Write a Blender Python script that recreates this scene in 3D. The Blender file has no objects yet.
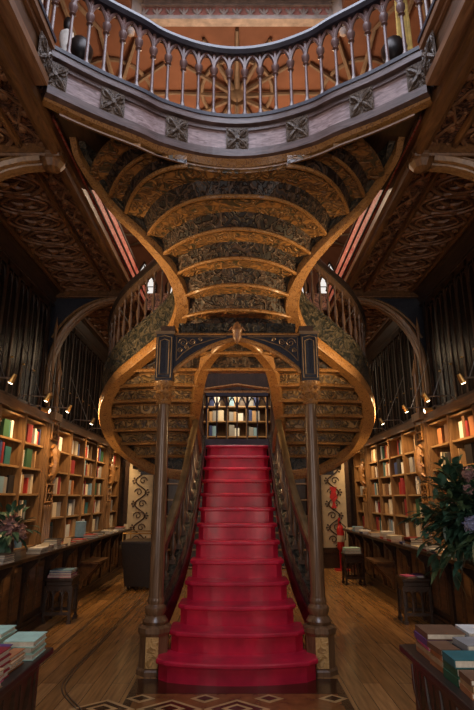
import bpy, math, random
from math import sin, cos, pi, sqrt, atan2, radians
from mathutils import Vector
R = random.Random(7)
S = bpy.context.scene
COL = S.collection

# ------------------------------------------------------------------ camera, world, lights, exposure
cam = bpy.data.cameras.new('camera'); camo = bpy.data.objects.new('camera', cam); COL.objects.link(camo)
camo.location = (0, 0, 1.6); camo.rotation_euler = (radians(90 + 15.66), 0, 0)
cam.lens = 36 * 510 / 710; cam.sensor_width = 36; cam.clip_start = .05
S.camera = camo
S.view_settings.view_transform = 'Standard'; S.view_settings.look = 'None'
S.view_settings.gamma = 1; S.view_settings.use_curve_mapping = False
S.view_settings.exposure = 0.8
w = bpy.data.worlds.new('world'); S.world = w; w.use_nodes = True
w.node_tree.nodes['Background'].inputs[0].default_value = (.62, .68, .9, 1)
w.node_tree.nodes['Background'].inputs[1].default_value = .085

def light(kind, name, loc, power, color, size=None, aim=None, spot=None, blend=.6):
    l = bpy.data.lights.new(name, kind); l.energy = power; l.color = color
    if kind == 'AREA':
        l.shape = 'RECTANGLE'; l.size, l.size_y = size
    elif kind == 'SPOT':
        l.spot_size = radians(spot); l.spot_blend = blend; l.shadow_soft_size = size or .03
    else: l.shadow_soft_size = size or .05
    o = bpy.data.objects.new(name, l); COL.objects.link(o); o.location = loc
    if aim is not None:
        o.rotation_euler = (Vector(aim) - Vector(loc)).to_track_quat('-Z', 'Y').to_euler()
    return o
WARM = (1, .62, .28)
light('AREA', 'skylight_daylight', (0, 2.2, 8.75), 165, (.80, .84, 1.0), (2.6, 5.5), aim=(0, 2.2, 0))
for x_ in (-2.7, 2.7): light('AREA', 'entrance_daylight', (x_, -2.6, 2.4), 42, (1, .84, .72), (1.3, 3.6), aim=(0, 5, 3.0))
light('AREA', 'upper_hall_glow', (0, 9.0, 5.9), 40, (1, .66, .42), (3.0, 2.5), aim=(0, 7.6, 9))
light('AREA', 'rear_room_glow', (0, 11.3, 4.85), 30, (1, .72, .42), (2.6, 1.6), aim=(0, 11.6, 0))

# ------------------------------------------------------------------ materials
def nm(name, rough=.5, metal=0, coat=0):
    m = bpy.data.materials.new(name); m.use_nodes = True
    b = m.node_tree.nodes['Principled BSDF']
    b.inputs['Roughness'].default_value = rough; b.inputs['Metallic'].default_value = metal
    if coat: b.inputs['Coat Weight'].default_value = coat; b.inputs['Coat Roughness'].default_value = .15
    return m, m.node_tree, b
def N(t, k, **kw):
    n = t.nodes.new(k)
    for a, v in kw.items(): setattr(n, a, v)
    return n
def ramp(t, src, stops):
    r = N(t, 'ShaderNodeValToRGB'); e = r.color_ramp.elements
    while len(e) < len(stops): e.new(.5)
    for i, (p, c) in enumerate(stops): e[i].position = p; e[i].color = (*c, 1)
    t.links.new(src, r.inputs[0]); return r
def coords(t, scale=(1, 1, 1)):
    c = N(t, 'ShaderNodeTexCoord'); mp = N(t, 'ShaderNodeMapping'); mp.inputs['Scale'].default_value = scale
    t.links.new(c.outputs['Object'], mp.inputs['Vector']); return mp.outputs[0]
def bump(t, b, src, strength, dist=.01):
    n = N(t, 'ShaderNodeBump'); n.inputs['Strength'].default_value = strength; n.inputs['Distance'].default_value = dist
    t.links.new(src, n.inputs['Height']); t.links.new(n.outputs[0], b.inputs['Normal'])
def plain(name, c, rough=.5, metal=0, var=.25, coat=0, scale=9):
    m, t, b = nm(name, rough, metal, coat)
    n = N(t, 'ShaderNodeTexNoise'); n.inputs['Scale'].default_value = scale; n.inputs['Detail'].default_value = 4
    t.links.new(coords(t), n.inputs['Vector'])
    r = ramp(t, n.outputs['Fac'], [(.3, tuple(v * (1 - var) for v in c)), (.7, tuple(min(1, v * (1 + var)) for v in c))])
    t.links.new(r.outputs[0], b.inputs['Base Color']); return m
def wood(name, c1, c2, scale=(14, 1.5, 14), rough=.42, coat=.2, b_=.25):
    m, t, b = nm(name, rough, 0, coat)
    n = N(t, 'ShaderNodeTexNoise'); n.inputs['Scale'].default_value = 1.6; n.inputs['Detail'].default_value = 7; n.inputs['Distortion'].default_value = 1.2
    t.links.new(coords(t, scale), n.inputs['Vector'])
    r = ramp(t, n.outputs['Fac'], [(.3, c1), (.72, c2)])
    t.links.new(r.outputs[0], b.inputs['Base Color']); bump(t, b, n.outputs['Fac'], b_, .004); return m
def carved(name, ground, mid, high, scale=14, rough=.5, b_=.9, dist=3.2, lo=.44, hi=.56, stretch=(1, 1, 1)):
    """scrolling foliage relief: swirled noise, thresholded into ground / carving"""
    m, t, b = nm(name, rough, 0, .15)
    v = coords(t, stretch)
    n = N(t, 'ShaderNodeTexNoise'); n.inputs['Scale'].default_value = scale; n.inputs['Detail'].default_value = 1.2; n.inputs['Distortion'].default_value = dist
    t.links.new(v, n.inputs['Vector'])
    r = ramp(t, n.outputs['Fac'], [(.36, ground), (lo, mid), (hi, high), (.66, mid)])
    t.links.new(r.outputs[0], b.inputs['Base Color'])
    h = ramp(t, n.outputs['Fac'], [(.40, (0, 0, 0)), (.5, (1, 1, 1)), (.62, (.7, .7, .7))])
    bump(t, b, h.outputs[0], b_, .025); return m

M = {}
M['dark'] = wood('dark_wood', (.022, .011, .006), (.07, .034, .017))
M['darker'] = wood('blackened_wood', (.010, .006, .005), (.03, .018, .013))
M['mid'] = wood('brown_wood', (.085, .04, .016), (.21, .10, .04))
M['gold'] = wood('golden_wood', (.27, .12, .035), (.52, .27, .09))
M['goldv'] = wood('golden_wood_upright', (.17, .085, .033), (.37, .21, .09), (14, 14, 1.5))
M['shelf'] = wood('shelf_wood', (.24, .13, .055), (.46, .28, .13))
M['back'] = wood('shaded_shelf_back_wood', (.07, .035, .014), (.15, .08, .032), (10, 10, 1.2))  # shade of the shelf recesses put into a darker wood
M['stairwood'] = carved('gilded_moulding', (.20, .085, .025), (.38, .175, .05), (.46, .23, .07), 18, .38, .4)
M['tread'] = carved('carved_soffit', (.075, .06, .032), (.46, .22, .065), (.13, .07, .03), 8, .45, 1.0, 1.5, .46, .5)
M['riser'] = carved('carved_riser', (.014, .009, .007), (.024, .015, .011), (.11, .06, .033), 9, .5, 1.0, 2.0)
M['sideriser'] = carved('lit_side_riser_carving', (.13, .085, .04), (.46, .27, .10), (.03, .018, .01), 7, .5, 1.0, 1.8)  # lamplight on the side risers put into a brighter golden carving
M['stringer'] = carved('stringer_carving', (.012, .014, .012), (.035, .034, .024), (.10, .075, .045), 10, .5, 1.0, 2)
M['soffit'] = carved('soffit_carving', (.045, .02, .013), (.13, .058, .03), (.32, .15, .075), 9, .55, 1.0, 3.2)
M['relief'] = wood('relief_wood', (.16, .075, .036), (.40, .20, .095))
M['beam'] = wood('beam_wood', (.10, .045, .018), (.27, .125, .045), (12, 2, 12))
M['fascia'] = wood('greyed_veined_panel', (.20, .13, .13), (.60, .45, .45), (5, 5, 20), .45, .1)
M['fasciaframe'] = wood('grey_brown_moulding', (.075, .05, .045), (.22, .15, .14), (3, 3, 20), .4, .2)
M['rosette'] = carved('rosette_carving', (.05, .035, .025), (.18, .125, .09), (.34, .25, .18), 40, .5, .8)
M['rail'] = plain('blue_black_rail', (.022, .020, .036), .5, 0, .3, .1)
M['baluster'] = plain('mauve_brown_wood', (.17, .09, .075), .4, 0, .35, .2)
M['stairbal'] = wood('stair_baluster_wood', (.06, .033, .02), (.16, .09, .05), (14, 14, 3))
M['red'] = plain('red_painted_wood', (.66, .02, .062), .30, 0, .25, .1, 5)
M['darkred'] = plain('shadowed_red_paint', (.06, .003, .008), .35, 0, .2, .2)  # red darkened to hold the shadow beside the step ends
M['navy'] = carved('navy_panel', (.008, .010, .018), (.012, .016, .030), (.025, .028, .045), 22, .4, .35)
M['gilt'] = plain('gilt_line', (.26, .18, .11), .35, .3, .3)
M['oldbrass'] = plain('worn_brassy_wood', (.30, .21, .10), .35, .25, .3)
M['brass'] = plain('brass', (.62, .36, .12), .32, .75, .3)
M['brasswood'] = carved('gilded_plate', (.40, .22, .07), (.62, .36, .12), (.75, .47, .18), 8, .28, .4)
M['column'] = wood('column_wood', (.11, .056, .026), (.27, .15, .075), (16, 16, 1.6), .33, .4)
M['plaster'] = plain('terracotta_plaster', (.28, .115, .06), .8, 0, .15, 0, 3)
M['rib'] = plain('grey_ceiling_rib', (.28, .19, .12), .7)
M['frieze'] = plain('pale_frieze', (.62, .50, .42), .6)
M['friezepink'] = plain('pink_frieze_ground', (.62, .26, .20), .7)
M['pinkfascia'] = carved('red_gallery_edge', (.50, .06, .05), (.66, .13, .10), (.75, .40, .28), 9, .5, .3)
M['cream'] = plain('cream_board', (.66, .55, .38), .6, 0, .08)
M['vine'] = plain('dark_vine', (.05, .022, .014), .6)
M['metal'] = plain('grey_metal', (.30, .29, .28), .35, .8)
M['extred'] = plain('extinguisher_red', (.62, .03, .03), .3)
M['paper'] = plain('page_paper', (.72, .66, .54), .8, 0, .12, 0, 60)
M['leaf'] = plain('dark_leaf', (.045, .11, .07), .3, 0, .6)
M['leaf2'] = plain('pale_leaf', (.09, .16, .08), .45, 0, .5)
M['stem'] = plain('stem', (.08, .07, .03), .6)
M['petal'] = plain('dried_petal', (.36, .22, .22), .7, 0, .5, 0, 30)
M['lilac'] = plain('lilac_petal', (.25, .27, .42), .7, 0, .4, 0, 30)
M['track'] = plain('worn_track_metal', (.17, .12, .08), .4, .4)
M['vase'] = plain('vase_glaze', (.05, .04, .045), .3)
M['stone'] = plain('pale_stone', (.62, .57, .5), .6)
M['bronze'] = plain('bronze', (.025, .02, .018), .35, .5)
M['cloth'] = plain('white_cloth', (.75, .7, .62), .8)
M['golddrape'] = plain('gold_drape', (.6, .42, .12), .5, .2)
M['inlaydark'] = plain('inlay_dark', (.05, .018, .008), .25, 0, .3, .4)
M['inlaymid'] = plain('inlay_mid', (.26, .10, .03), .25, 0, .3, .4)
M['inlaylight'] = plain('inlay_light', (.62, .38, .16), .25, 0, .2, .4)
# dark display glass
m, t, b = nm('cabinet_glass', .25); b.inputs['Base Color'].default_value = (.07, .06, .06, 1)
b.inputs['Transmission Weight'].default_value = .85; b.inputs['IOR'].default_value = 1.2; M['glass'] = m
m, t, b = nm('lamp_bulb'); b.inputs['Emission Color'].default_value = (1, .82, .55, 1); b.inputs['Emission Strength'].default_value = 7; M['bulb'] = m
m, t, b = nm('upper_window_pane'); b.inputs['Emission Color'].default_value = (.85, .82, .78, 1); b.inputs['Emission Strength'].default_value = .55; M['pane'] = m
m, t, b = nm('skylight_pane'); b.inputs['Base Color'].default_value = (.09, .10, .08, 1); M['skyglass'] = m
# floor: boards running away from the entrance
m, t, b = nm('floor_boards', .27, 0, .3)
v = coords(t, (1, 1, 1)); sep = N(t, 'ShaderNodeSeparateXYZ'); t.links.new(v, sep.inputs[0])
cmb = N(t, 'ShaderNodeCombineXYZ'); t.links.new(sep.outputs[1], cmb.inputs[0]); t.links.new(sep.outputs[0], cmb.inputs[1])
br = N(t, 'ShaderNodeTexBrick'); t.links.new(cmb.outputs[0], br.inputs['Vector'])
br.inputs['Color1'].default_value = (.33, .165, .055, 1); br.inputs['Color2'].default_value = (.54, .29, .11, 1); br.inputs['Mortar'].default_value = (.03, .012, .006, 1)
br.inputs['Scale'].default_value = 1; br.inputs['Brick Width'].default_value = 2.6; br.inputs['Row Height'].default_value = .16; br.inputs['Mortar Size'].default_value = .003
n = N(t, 'ShaderNodeTexNoise'); n.inputs['Scale'].default_value = 2; n.inputs['Detail'].default_value = 8
mp = N(t, 'ShaderNodeMapping'); mp.inputs['Scale'].default_value = (16, 1.1, 1); t.links.new(v, mp.inputs[0]); t.links.new(mp.outputs[0], n.inputs['Vector'])
r = ramp(t, n.outputs['Fac'], [(.3, (.6, .57, .55)), (.7, (1.2, 1.15, 1.08))])
mx = N(t, 'ShaderNodeMixRGB', blend_type='MULTIPLY'); mx.inputs[0].default_value = 1
t.links.new(br.outputs[0], mx.inputs[1]); t.links.new(r.outputs[0], mx.inputs[2]); t.links.new(mx.outputs[0], b.inputs['Base Color'])
bump(t, b, n.outputs['Fac'], .15, .003); M['floor'] = m
BOOKC = {'cream': (.72, .62, .46), 'white': (.78, .76, .7), 'dark red': (.26, .02, .025), 'bright red': (.42, .04, .03), 'orange': (.42, .16, .06),
         'navy blue': (.03, .05, .16), 'light blue': (.22, .38, .5), 'teal': (.03, .14, .15), 'dark green': (.03, .10, .05), 'brown': (.16, .08, .04),
         'black': (.02, .018, .02), 'grey': (.3, .29, .28), 'purple': (.13, .05, .16), 'mint green': (.42, .62, .50), 'tan': (.45, .28, .14), 'pink': (.62, .12, .25)}
for k, c in BOOKC.items(): M['bk ' + k] = plain('book_' + k.replace(' ', '_'), c, .55, 0, .15, 0, 20)

# ------------------------------------------------------------------ mesh helpers
class MB:
    def __init__(s): s.v = []; s.f = []; s.m = []; s.mi = 0
    def face(s, idx): s.f.append(tuple(idx)); s.m.append(s.mi)
    def box(s, x0, x1, y0, y1, z0, z1):
        if x0 > x1: x0, x1 = x1, x0
        if y0 > y1: y0, y1 = y1, y0
        i = len(s.v)
        s.v += [(x0, y0, z0), (x1, y0, z0), (x1, y1, z0), (x0, y1, z0), (x0, y0, z1), (x1, y0, z1), (x1, y1, z1), (x0, y1, z1)]
        for q in ((0, 3, 2, 1), (4, 5, 6, 7), (0, 1, 5, 4), (1, 2, 6, 5), (2, 3, 7, 6), (3, 0, 4, 7)): s.face([i + k for k in q])
        return s
    def loft(s, rings, cap=True, closed=True):
        n = len(rings[0]); i0 = len(s.v)
        for r_ in rings: s.v += [tuple(p) for p in r_]
        for a in range(len(rings) - 1):
            for k in range(n if closed else n - 1):
                k2 = (k + 1) % n
                s.face((i0 + a * n + k, i0 + a * n + k2, i0 + (a + 1) * n + k2, i0 + (a + 1) * n + k))
        if cap and closed:
            s.face(range(i0 + n - 1, i0 - 1, -1)); s.face(range(i0 + (len(rings) - 1) * n, i0 + len(rings) * n))
        return s
    def lathe(s, x, y, prof, n=12, rot=0, sx=1, sy=1):
        return s.loft([[(x + sx * r_ * cos(rot + 2 * pi * k / n), y + sy * r_ * sin(rot + 2 * pi * k / n), z) for k in range(n)] for (r_, z) in prof])
    def prism(s, poly, z0, z1):       # plan polygon
        return s.loft([[(x, y, z0) for x, y in poly], [(x, y, z1) for x, y in poly]])
    def prismy(s, poly, y0, y1):      # (x,z) polygon along y
        return s.loft([[(x, y0, z) for x, z in poly], [(x, y1, z) for x, z in poly]])
    def prismx(s, poly, x0, x1):      # (y,z) polygon along x
        return s.loft([[(x0, y, z) for y, z in poly], [(x1, y, z) for y, z in poly]])
    def tube(s, pts, r_, n=6, flat=1, cap=True):
        pts = [Vector(p) for p in pts]; rings = []; up = None
        for i, p in enumerate(pts):
            a = pts[max(0, i - 1)]; b = pts[min(len(pts) - 1, i + 1)]; d = (b - a)
            if d.length < 1e-7: d = Vector((0, 0, 1))
            d.normalize()
            if up is None: up = Vector((0, 0, 1)) if abs(d.z) < .9 else Vector((0, 1, 0))
            u = d.cross(up)
            if u.length < 1e-4: u = d.cross(Vector((1, 0, 0)))
            u.normalize(); v = u.cross(d); up = v
            rr = r_[i] if isinstance(r_, (list, tuple)) else r_
            rings.append([p + u * rr * cos(2 * pi * k / n) + v * rr * flat * sin(2 * pi * k / n) for k in range(n)])
        return s.loft(rings, cap)
    def sweepw(s, pts, sec, wf):
        k0 = len(s.v); s.sweep(pts, sec); n = len(sec)
        for i, p in enumerate(pts):
            for j in range(n):
                v = s.v[k0 + i * n + j]; f = wf(p); s.v[k0 + i * n + j] = (p[0] + (v[0] - p[0]) * f, p[1] + (v[1] - p[1]) * f, v[2])
        return s
    def sweep(s, pts, sec):           # sec = [(lateral, vertical)], lateral is to the right of travel
        rings = []
        for i, p in enumerate(pts):
            a = pts[max(0, i - 1)]; b = pts[min(len(pts) - 1, i + 1)]
            dx, dy = b[0] - a[0], b[1] - a[1]; L = sqrt(dx * dx + dy * dy) or 1
            nx, ny = dy / L, -dx / L
            rings.append([(p[0] + nx * u, p[1] + ny * u, p[2] + w_) for u, w_ in sec])
        return s.loft(rings)
ORG = {}
def obj(name, mb, mat, parent=None, smooth=False, bevel=0):
    used = sorted({k for f in mb.f for k in f})
    if len(used) < len(mb.v):
        ix = {k: q for q, k in enumerate(used)}; mb.v = [mb.v[k] for k in used]; mb.f = [tuple(ix[k] for k in f) for f in mb.f]
    o0 = ORG.get(parent.name, (0, 0, 0)) if parent else (0, 0, 0)
    me = bpy.data.meshes.new(name)
    me.from_pydata([(a - o0[0], b_ - o0[1], c - o0[2]) for a, b_, c in mb.v], [], mb.f)
    for mm in (mat if isinstance(mat, (list, tuple)) else [mat]): me.materials.append(M[mm] if isinstance(mm, str) else mm)
    if any(mb.m): me.polygons.foreach_set('material_index', mb.m)
    if smooth: me.polygons.foreach_set('use_smooth', [True] * len(me.polygons))
    me.update()
    o = bpy.data.objects.new(name, me); COL.objects.link(o)
    if smooth:
        try: me.set_sharp_from_angle(angle=radians(40))
        except Exception: pass
    if bevel:
        bm_ = o.modifiers.new('bevel', 'BEVEL'); bm_.width = bevel; bm_.segments = 2; bm_.limit_method = 'ANGLE'
    if parent: o.parent = parent; ORG[o.name] = o0
    return o
def tag(o, label=None, cat=None, group=None, kind=None):
    if label: o['label'] = label
    if cat: o['category'] = cat
    if group: o['group'] = group
    if kind: o['kind'] = kind
    return o
def thing(name, label, cat, loc=(0, 0, 0), group=None):
    o = bpy.data.objects.new(name, None); COL.objects.link(o); o.location = loc; o.empty_display_size = .1
    ORG[o.name] = tuple(loc); return tag(o, label, cat, group)
def struct(name, mb, mat, **k): return tag(obj(name, mb, mat, **k), kind='structure')
def place(o, name, parent, loc, scale=(1, 1, 1), rz=0):     # linked copy of a template part in a thing (loc in world)
    c = o.copy(); c.name = name; COL.objects.link(c)
    g = ORG[parent.name]; c.parent = parent; c.location = (loc[0] - g[0], loc[1] - g[1], loc[2] - g[2]); c.scale = scale; c.rotation_euler = (0, 0, rz)
    return c
def tree_copy(root, loc, rz, label, group=None):
    r_ = root.copy(); COL.objects.link(r_); r_.location = loc; r_.rotation_euler = (0, 0, rz); r_['label'] = label
    if group: r_['group'] = group
    for ch in list(root.children):
        c = ch.copy(); COL.objects.link(c); c.parent = r_
        for g in list(ch.children):
            d = g.copy(); COL.objects.link(d); d.parent = c
    return r_
def cr(pts, n=6):                     # Catmull-Rom through control points
    out = []; P = [Vector(p) for p in pts]; P = [P[0] * 2 - P[1]] + P + [P[-1] * 2 - P[-2]]
    for i in range(1, len(P) - 2):
        for k in range(n):
            t_ = k / n; a, b_, c, d = P[i - 1:i + 3]
            out.append(.5 * ((2 * b_) + (c - a) * t_ + (2 * a - 5 * b_ + 4 * c - d) * t_ ** 2 + (3 * b_ - a - 3 * c + d) * t_ ** 3))
    out.append(P[-2]); return [tuple(p) for p in out]
def resample(pts, step):
    out = [pts[0]]; acc = 0
    for a, b_ in zip(pts, pts[1:]):
        a, b_ = Vector(a), Vector(b_); L = (b_ - a).length; d = step - acc
        while d <= L: out.append(tuple(a.lerp(b_, d / L))); d += step
        acc = (acc + L) % step
    return out
def mir(pts, s_): return [(p[0] * s_,) + tuple(p[1:]) for p in pts]
SIDE = {-1: 'left', 1: 'right'}

# ------------------------------------------------------------------ the setting
struct('floor', MB().box(-3.6, 3.6, -1, 13.4, -.1, 0), 'floor')
for s_ in (-1, 1):
    struct('wall_' + SIDE[s_], MB().box(s_ * 3.42, s_ * 3.6, -1, 13.2, 0, 9.1), ['mid'])
mb = MB(); mb.box(-3.6, 3.6, 13.2, 13.4, 0, 5.3); struct('wall_back', mb, 'dark')
mb = MB(); mb.box(-3.6, 3.6, 13.2, 13.4, 5.3, 9.1); struct('wall_back_upper', mb, 'plaster')
# gallery slabs with carved soffits
def fascia_pts():
    P = [(-1.70, 3.70), (-1.34, 3.98), (-1.0, 4.20), (-.78, 4.36), (-.40, 4.52), (0, 4.58)]
    P += [(-x, y) for x, y in P[-2::-1]]
    return [(p[0], p[1], 0) for p in cr([(x, y, 0) for x, y in P], 6)]
FP = fascia_pts()
def fasD(x):
    for a, b_ in zip(FP, FP[1:]):
        if a[0] <= x <= b_[0]: return a[1] + (b_[1] - a[1]) * (x - a[0]) / (b_[0] - a[0] + 1e-9)
    return 3.7
n_ceiling = 0
for s_ in (-1, 1):
    struct('ceiling', MB().box(s_ * 1.73, s_ * 3.42, -1, 13.2, 5.0, 5.34), 'soffit')
struct('ceiling', MB().box(-1.73, 1.73, 9.0, 13.2, 5.0, 5.34), 'soffit')
trim_n = 0
def trim(mb, mat, **k):
    global trim_n; trim_n += 1; return struct('trim_%d' % trim_n, mb, mat, **k)
for s_ in (-1, 1):
    mb = MB()
    for X, wd, dp in ((1.80, .16, .10), (2.16, .05, .05), (2.94, .06, .06)):
        mb.box(s_ * (X - wd / 2), s_ * (X + wd / 2), -1, 13.15, 5.0 - dp, 5.0)
        mb.tube([(s_ * X, -1, 5.0 - dp), (s_ * X, 13.15, 5.0 - dp)], wd * .3, 6)
    trim(mb, 'beam')
    mb = MB()                                        # interlaced eye-shaped rings
    y = 2.2
    while y < 12.9:
        for rx, ry, rr in ((.36, .235, .024), (.27, .15, .015)):
            mb.tube([(s_ * 2.55 + rx * cos(a * pi / 12), y + ry * sin(a * pi / 12) * (.55 + .45 * abs(sin(a * pi / 12))), 4.985) for a in range(25)], rr, 6, cap=False)
        for a in range(4):
            ang = pi / 4 + a * pi / 2
            mb.tube([(s_ * 2.55, y, 4.985), (s_ * 2.55 + .10 * cos(ang), y + .05 * sin(ang), 4.97), (s_ * 2.55 + .19 * cos(ang), y + .09 * sin(ang), 4.985)], [.02, .028, .01], 6)
        for a in (-1, 1):
            mb.lathe(s_ * 2.55 + a * .31, y + .21, [(.001, 4.955), (.04, 4.965), (.05, 5.0)], 8)
        y += .40
    y = 2.0; k = 0
    while y < 12.9:                                  # scroll border
        c = 1 if k % 2 else -1
        mb.tube([(s_ * (1.99 + .0 + c * .10 * cos(a / 10 * 2.4)), y + .15 * sin(a / 10 * 4.6) * (1 - a / 24), 4.985) for a in range(11)], .016, 6)
        mb.lathe(s_ * (1.99 - c * .05), y, [(.001, 4.955), (.035, 4.965), (.045, 5.0)], 8)
        y += .21; k += 1
    trim(mb, 'relief', smooth=True)
    mb = MB().prismy([(s_ * 2.94, 5.0), (s_ * 2.98, 4.93), (s_ * 3.02, 4.90), (s_ * 3.09, 4.78), (s_ * 3.14, 4.72), (s_ * 3.42, 4.72), (s_ * 3.42, 5.0)], -1, 13.2)
    mb.tube([(s_ * 3.10, -1, 4.735), (s_ * 3.10, 13.15, 4.735)], .03, 6)
    trim(mb, 'dark')
    # cross beams and the moulded arches that carry them down to the wall
    for D in (4.42, 8.1, 11.9):
        mb = MB().box(s_ * 1.73, s_ * 3.1, D - .10, D + .10, 4.86, 5.0)
        mb.tube([(s_ * 1.75, D - .1, 4.87), (s_ * 3.1, D - .1, 4.87)], .025, 6)
        mb.lathe(s_ * 1.85, D, [(.001, 4.74), (.08, 4.77), (.12, 4.83), (.14, 4.92)], 10)
        trim(mb, 'beam')
        arch = [(1.95 + 1.12 * sin(a * pi / 20), 3.55 + 1.30 * cos(a * pi / 20)) for a in range(11)] + [(3.07, 3.2)]
        mb = MB()
        for oy in (-.07, 0, .07):
            mb.tube([(s_ * x, D + oy, z) for x, z in arch], .045 if oy else .06, 6)
        mb.tube([(s_ * (x + .1), D - .09, z) for x, z in arch[1:8]], .02, 5)
        mb.lathe(s_ * 3.05, D, [(.001, 3.0), (.05, 3.05), (.04, 3.10), (.09, 3.18), (.07, 3.24)], 8)
        trim(mb, 'goldv', smooth=True)
        poly = [(s_ * x, z) for x, z in arch] + [(s_ * 3.4, 3.2), (s_ * 3.4, 4.86), (s_ * 1.95, 4.90)]
        if s_ < 0: poly = poly[::-1]
        trim(MB().prismy(poly, D - .03, D + .03), 'navy')
# gallery edges beyond the bridge, seen through the gap beside the stair
for s_ in (-1, 1):
    mb = MB().box(s_ * 1.70, s_ * 1.73, 4.0, 9.0, 5.0, 5.40); trim(mb, 'pinkfascia')
    mb = MB()
    for z in (5.02, 5.20, 5.39): mb.tube([(s_ * 1.695, 4.0, z), (s_ * 1.695, 9.0, z)], .018, 5)
    trim(mb, 'dark')
# upper hall ceiling
for s_ in (-1, 1): struct('ceiling', MB().box(s_ * 1.55, s_ * 3.42, -1, 13.2, 8.5, 8.7), 'plaster')
struct('ceiling', MB().box(-1.55, 1.55, 6.1, 13.2, 8.5, 8.7), 'plaster')
struct('window_1', MB().box(-1.55, 1.55, -1, 6.1, 9.0, 9.05), 'skyglass')
mb = MB()
for k in range(8): mb.box(-1.55, 1.55, -1 + k, -.94 + k, 8.93, 9.0)
for k in range(-2, 3): mb.box(k * .6 - .02, k * .6 + .02, -1, 6.1, 8.94, 8.99)
trim(mb, 'rib')
mb = MB()
for bx_ in (-2.1, 0, 2.1):
    for by in (7.4, 9.9, 12.4):
        for a in range(12):
            an = a * pi / 6
            mb.tube([(bx_ + q * cos(an) * 1.05, by + q * sin(an) * 1.25, 8.47 - .07 * (1 - q)) for q in (.15, .5, 1)], [.05, .038, .03], 6)
        mb.tube([(bx_ + .62 * cos(a * pi / 12), by + .72 * sin(a * pi / 12), 8.47) for a in range(25)], .035, 6, cap=False)
        mb.lathe(bx_, by, [(.001, 8.33), (.10, 8.36), (.14, 8.42), (.22, 8.5)], 10)
for s_ in (-1, 1):
    for by in (3.2, 5.3):
        for a in range(12):
            an = a * pi / 6
            mb.tube([(s_ * 2.5 + q * cos(an) * .85, by + q * sin(an) * 1.0, 8.47 - .06 * (1 - q)) for q in (.15, .5, 1)], [.045, .035, .03], 6)
trim(mb, 'rib', smooth=True)
mb = MB().box(-1.5, 1.5, 6.0, 6.1, 8.48, 9.0)
for z, hh in ((8.46, .07), (8.72, .03), (8.86, .06)): mb.box(-1.52, 1.52, 5.95, 6.02, z, z + hh)
trim(mb, 'frieze')
mb = MB().box(-1.5, 1.5, 5.99, 6.0, 8.54, 8.72); trim(mb, 'friezepink')
mb = MB()
for k in range(15):
    x = -1.4 + .2 * k
    for a in (0, 1, 2): mb.tube([(x, 5.985, 8.57), (x + .05 * (a - 1), 5.975, 8.64), (x + .065 * (a - 1), 5.985, 8.69 + .01 * (a == 1))], [.014, .022, .008], 5)
    mb.box(x - .05, x + .05, 5.975, 5.99, 8.555, 8.57)
trim(mb, 'frieze')
for s_ in (-1, 1):
    mb = MB().lathe(s_ * 1.58, 6.0, [(.03, 8.2), (.06, 8.24), (.05, 8.28), (.10, 8.36), (.16, 8.5), (.16, 9.0)], 12)
    trim(mb, 'frieze', smooth=True)
# back wall of the upper hall: tall pale windows
for i, x in enumerate((-2.6, -1.6, 1.6, 2.6)):
    wn = MB().prismy([(x - .34, 5.9), (x + .34, 5.9), (x + .34, 7.3), (x, 7.95), (x - .34, 7.3)], 13.16, 13.2)
    o = struct('window_%d' % (i + 2), wn, 'pane')
    mb = MB().tube([(x - .36, 13.14, 5.88), (x + .36, 13.14, 5.88), (x + .36, 13.14, 7.3), (x, 13.14, 8.0), (x - .36, 13.14, 7.3), (x - .36, 13.14, 5.88)], .04, 6)
    mb.tube([(x, 13.14, 5.9), (x, 13.14, 7.9)], .02, 5)
    for z in (6.3, 6.8, 7.25): mb.tube([(x - .34, 13.14, z), (x + .34, 13.14, z)], .015, 5)
    trim(mb, 'dark')
# corner piers of the upper hall
for s_ in (-1, 1):
    for D in (4.2, 8.1):
        mb = MB()
        for ox, oy in ((-.1, -.1), (.1, -.1), (.1, .1), (-.1, .1), (0, -.13)):
            mb.lathe(s_ * 2.25 + ox, D + oy, [(.07, 5.34), (.07, 5.5), (.045, 5.55), (.045, 7.9), (.08, 8.0), (.08, 8.5)], 8)
        mb.box(s_ * 2.25 - .1, s_ * 2.25 + .1, D - .1, D + .1, 5.34, 8.5)
        trim(mb, 'goldv', smooth=True)
# inlaid parquet in front of the stair, and the border boards
mb = MB().box(-.85, .85, 2.3, 4.93, 0, .004); trim(mb, 'inlaymid')
def inlay():
    dk, lt = MB(), MB(); P_ = .53
    for r_ in range(5):
        yc = 4.60 - .44 * r_
        for k in range(-1, 3):
            xc = -.53 + k * P_
            if k == 2: continue
            for mbb, zz, hw, hh in ((lt, .006, .262, .20), (dk, .008, .205, .155), (lt, .010, .125, .095), (dk, .012, .07, .052)):
                mbb.prism([(xc - hw, yc), (xc, yc - hh), (xc + hw, yc), (xc, yc + hh)], .0035, zz)
        for k in range(-2, 3):
            xc = -.265 + k * P_
            if abs(xc) > 1: continue
            for mbb, zz, hw, hh in ((lt, .0065, .12, .09), (dk, .0085, .07, .052)):
                for e in (.22, ):
                    mbb.prism([(xc - hw, yc + e), (xc, yc + e - hh), (xc + hw, yc + e), (xc, yc + e + hh)], .0035, zz)
    trim(dk, 'inlaydark'); trim(lt, 'inlaylight')
inlay()
mb = MB().box(-.92, .92, 4.93, 5.3, 0, .006); mb.box(-.92, -.85, 2.3, 4.93, 0, .005).box(.85, .92, 2.3, 4.93, 0, .005); trim(mb, 'inlaydark')

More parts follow.
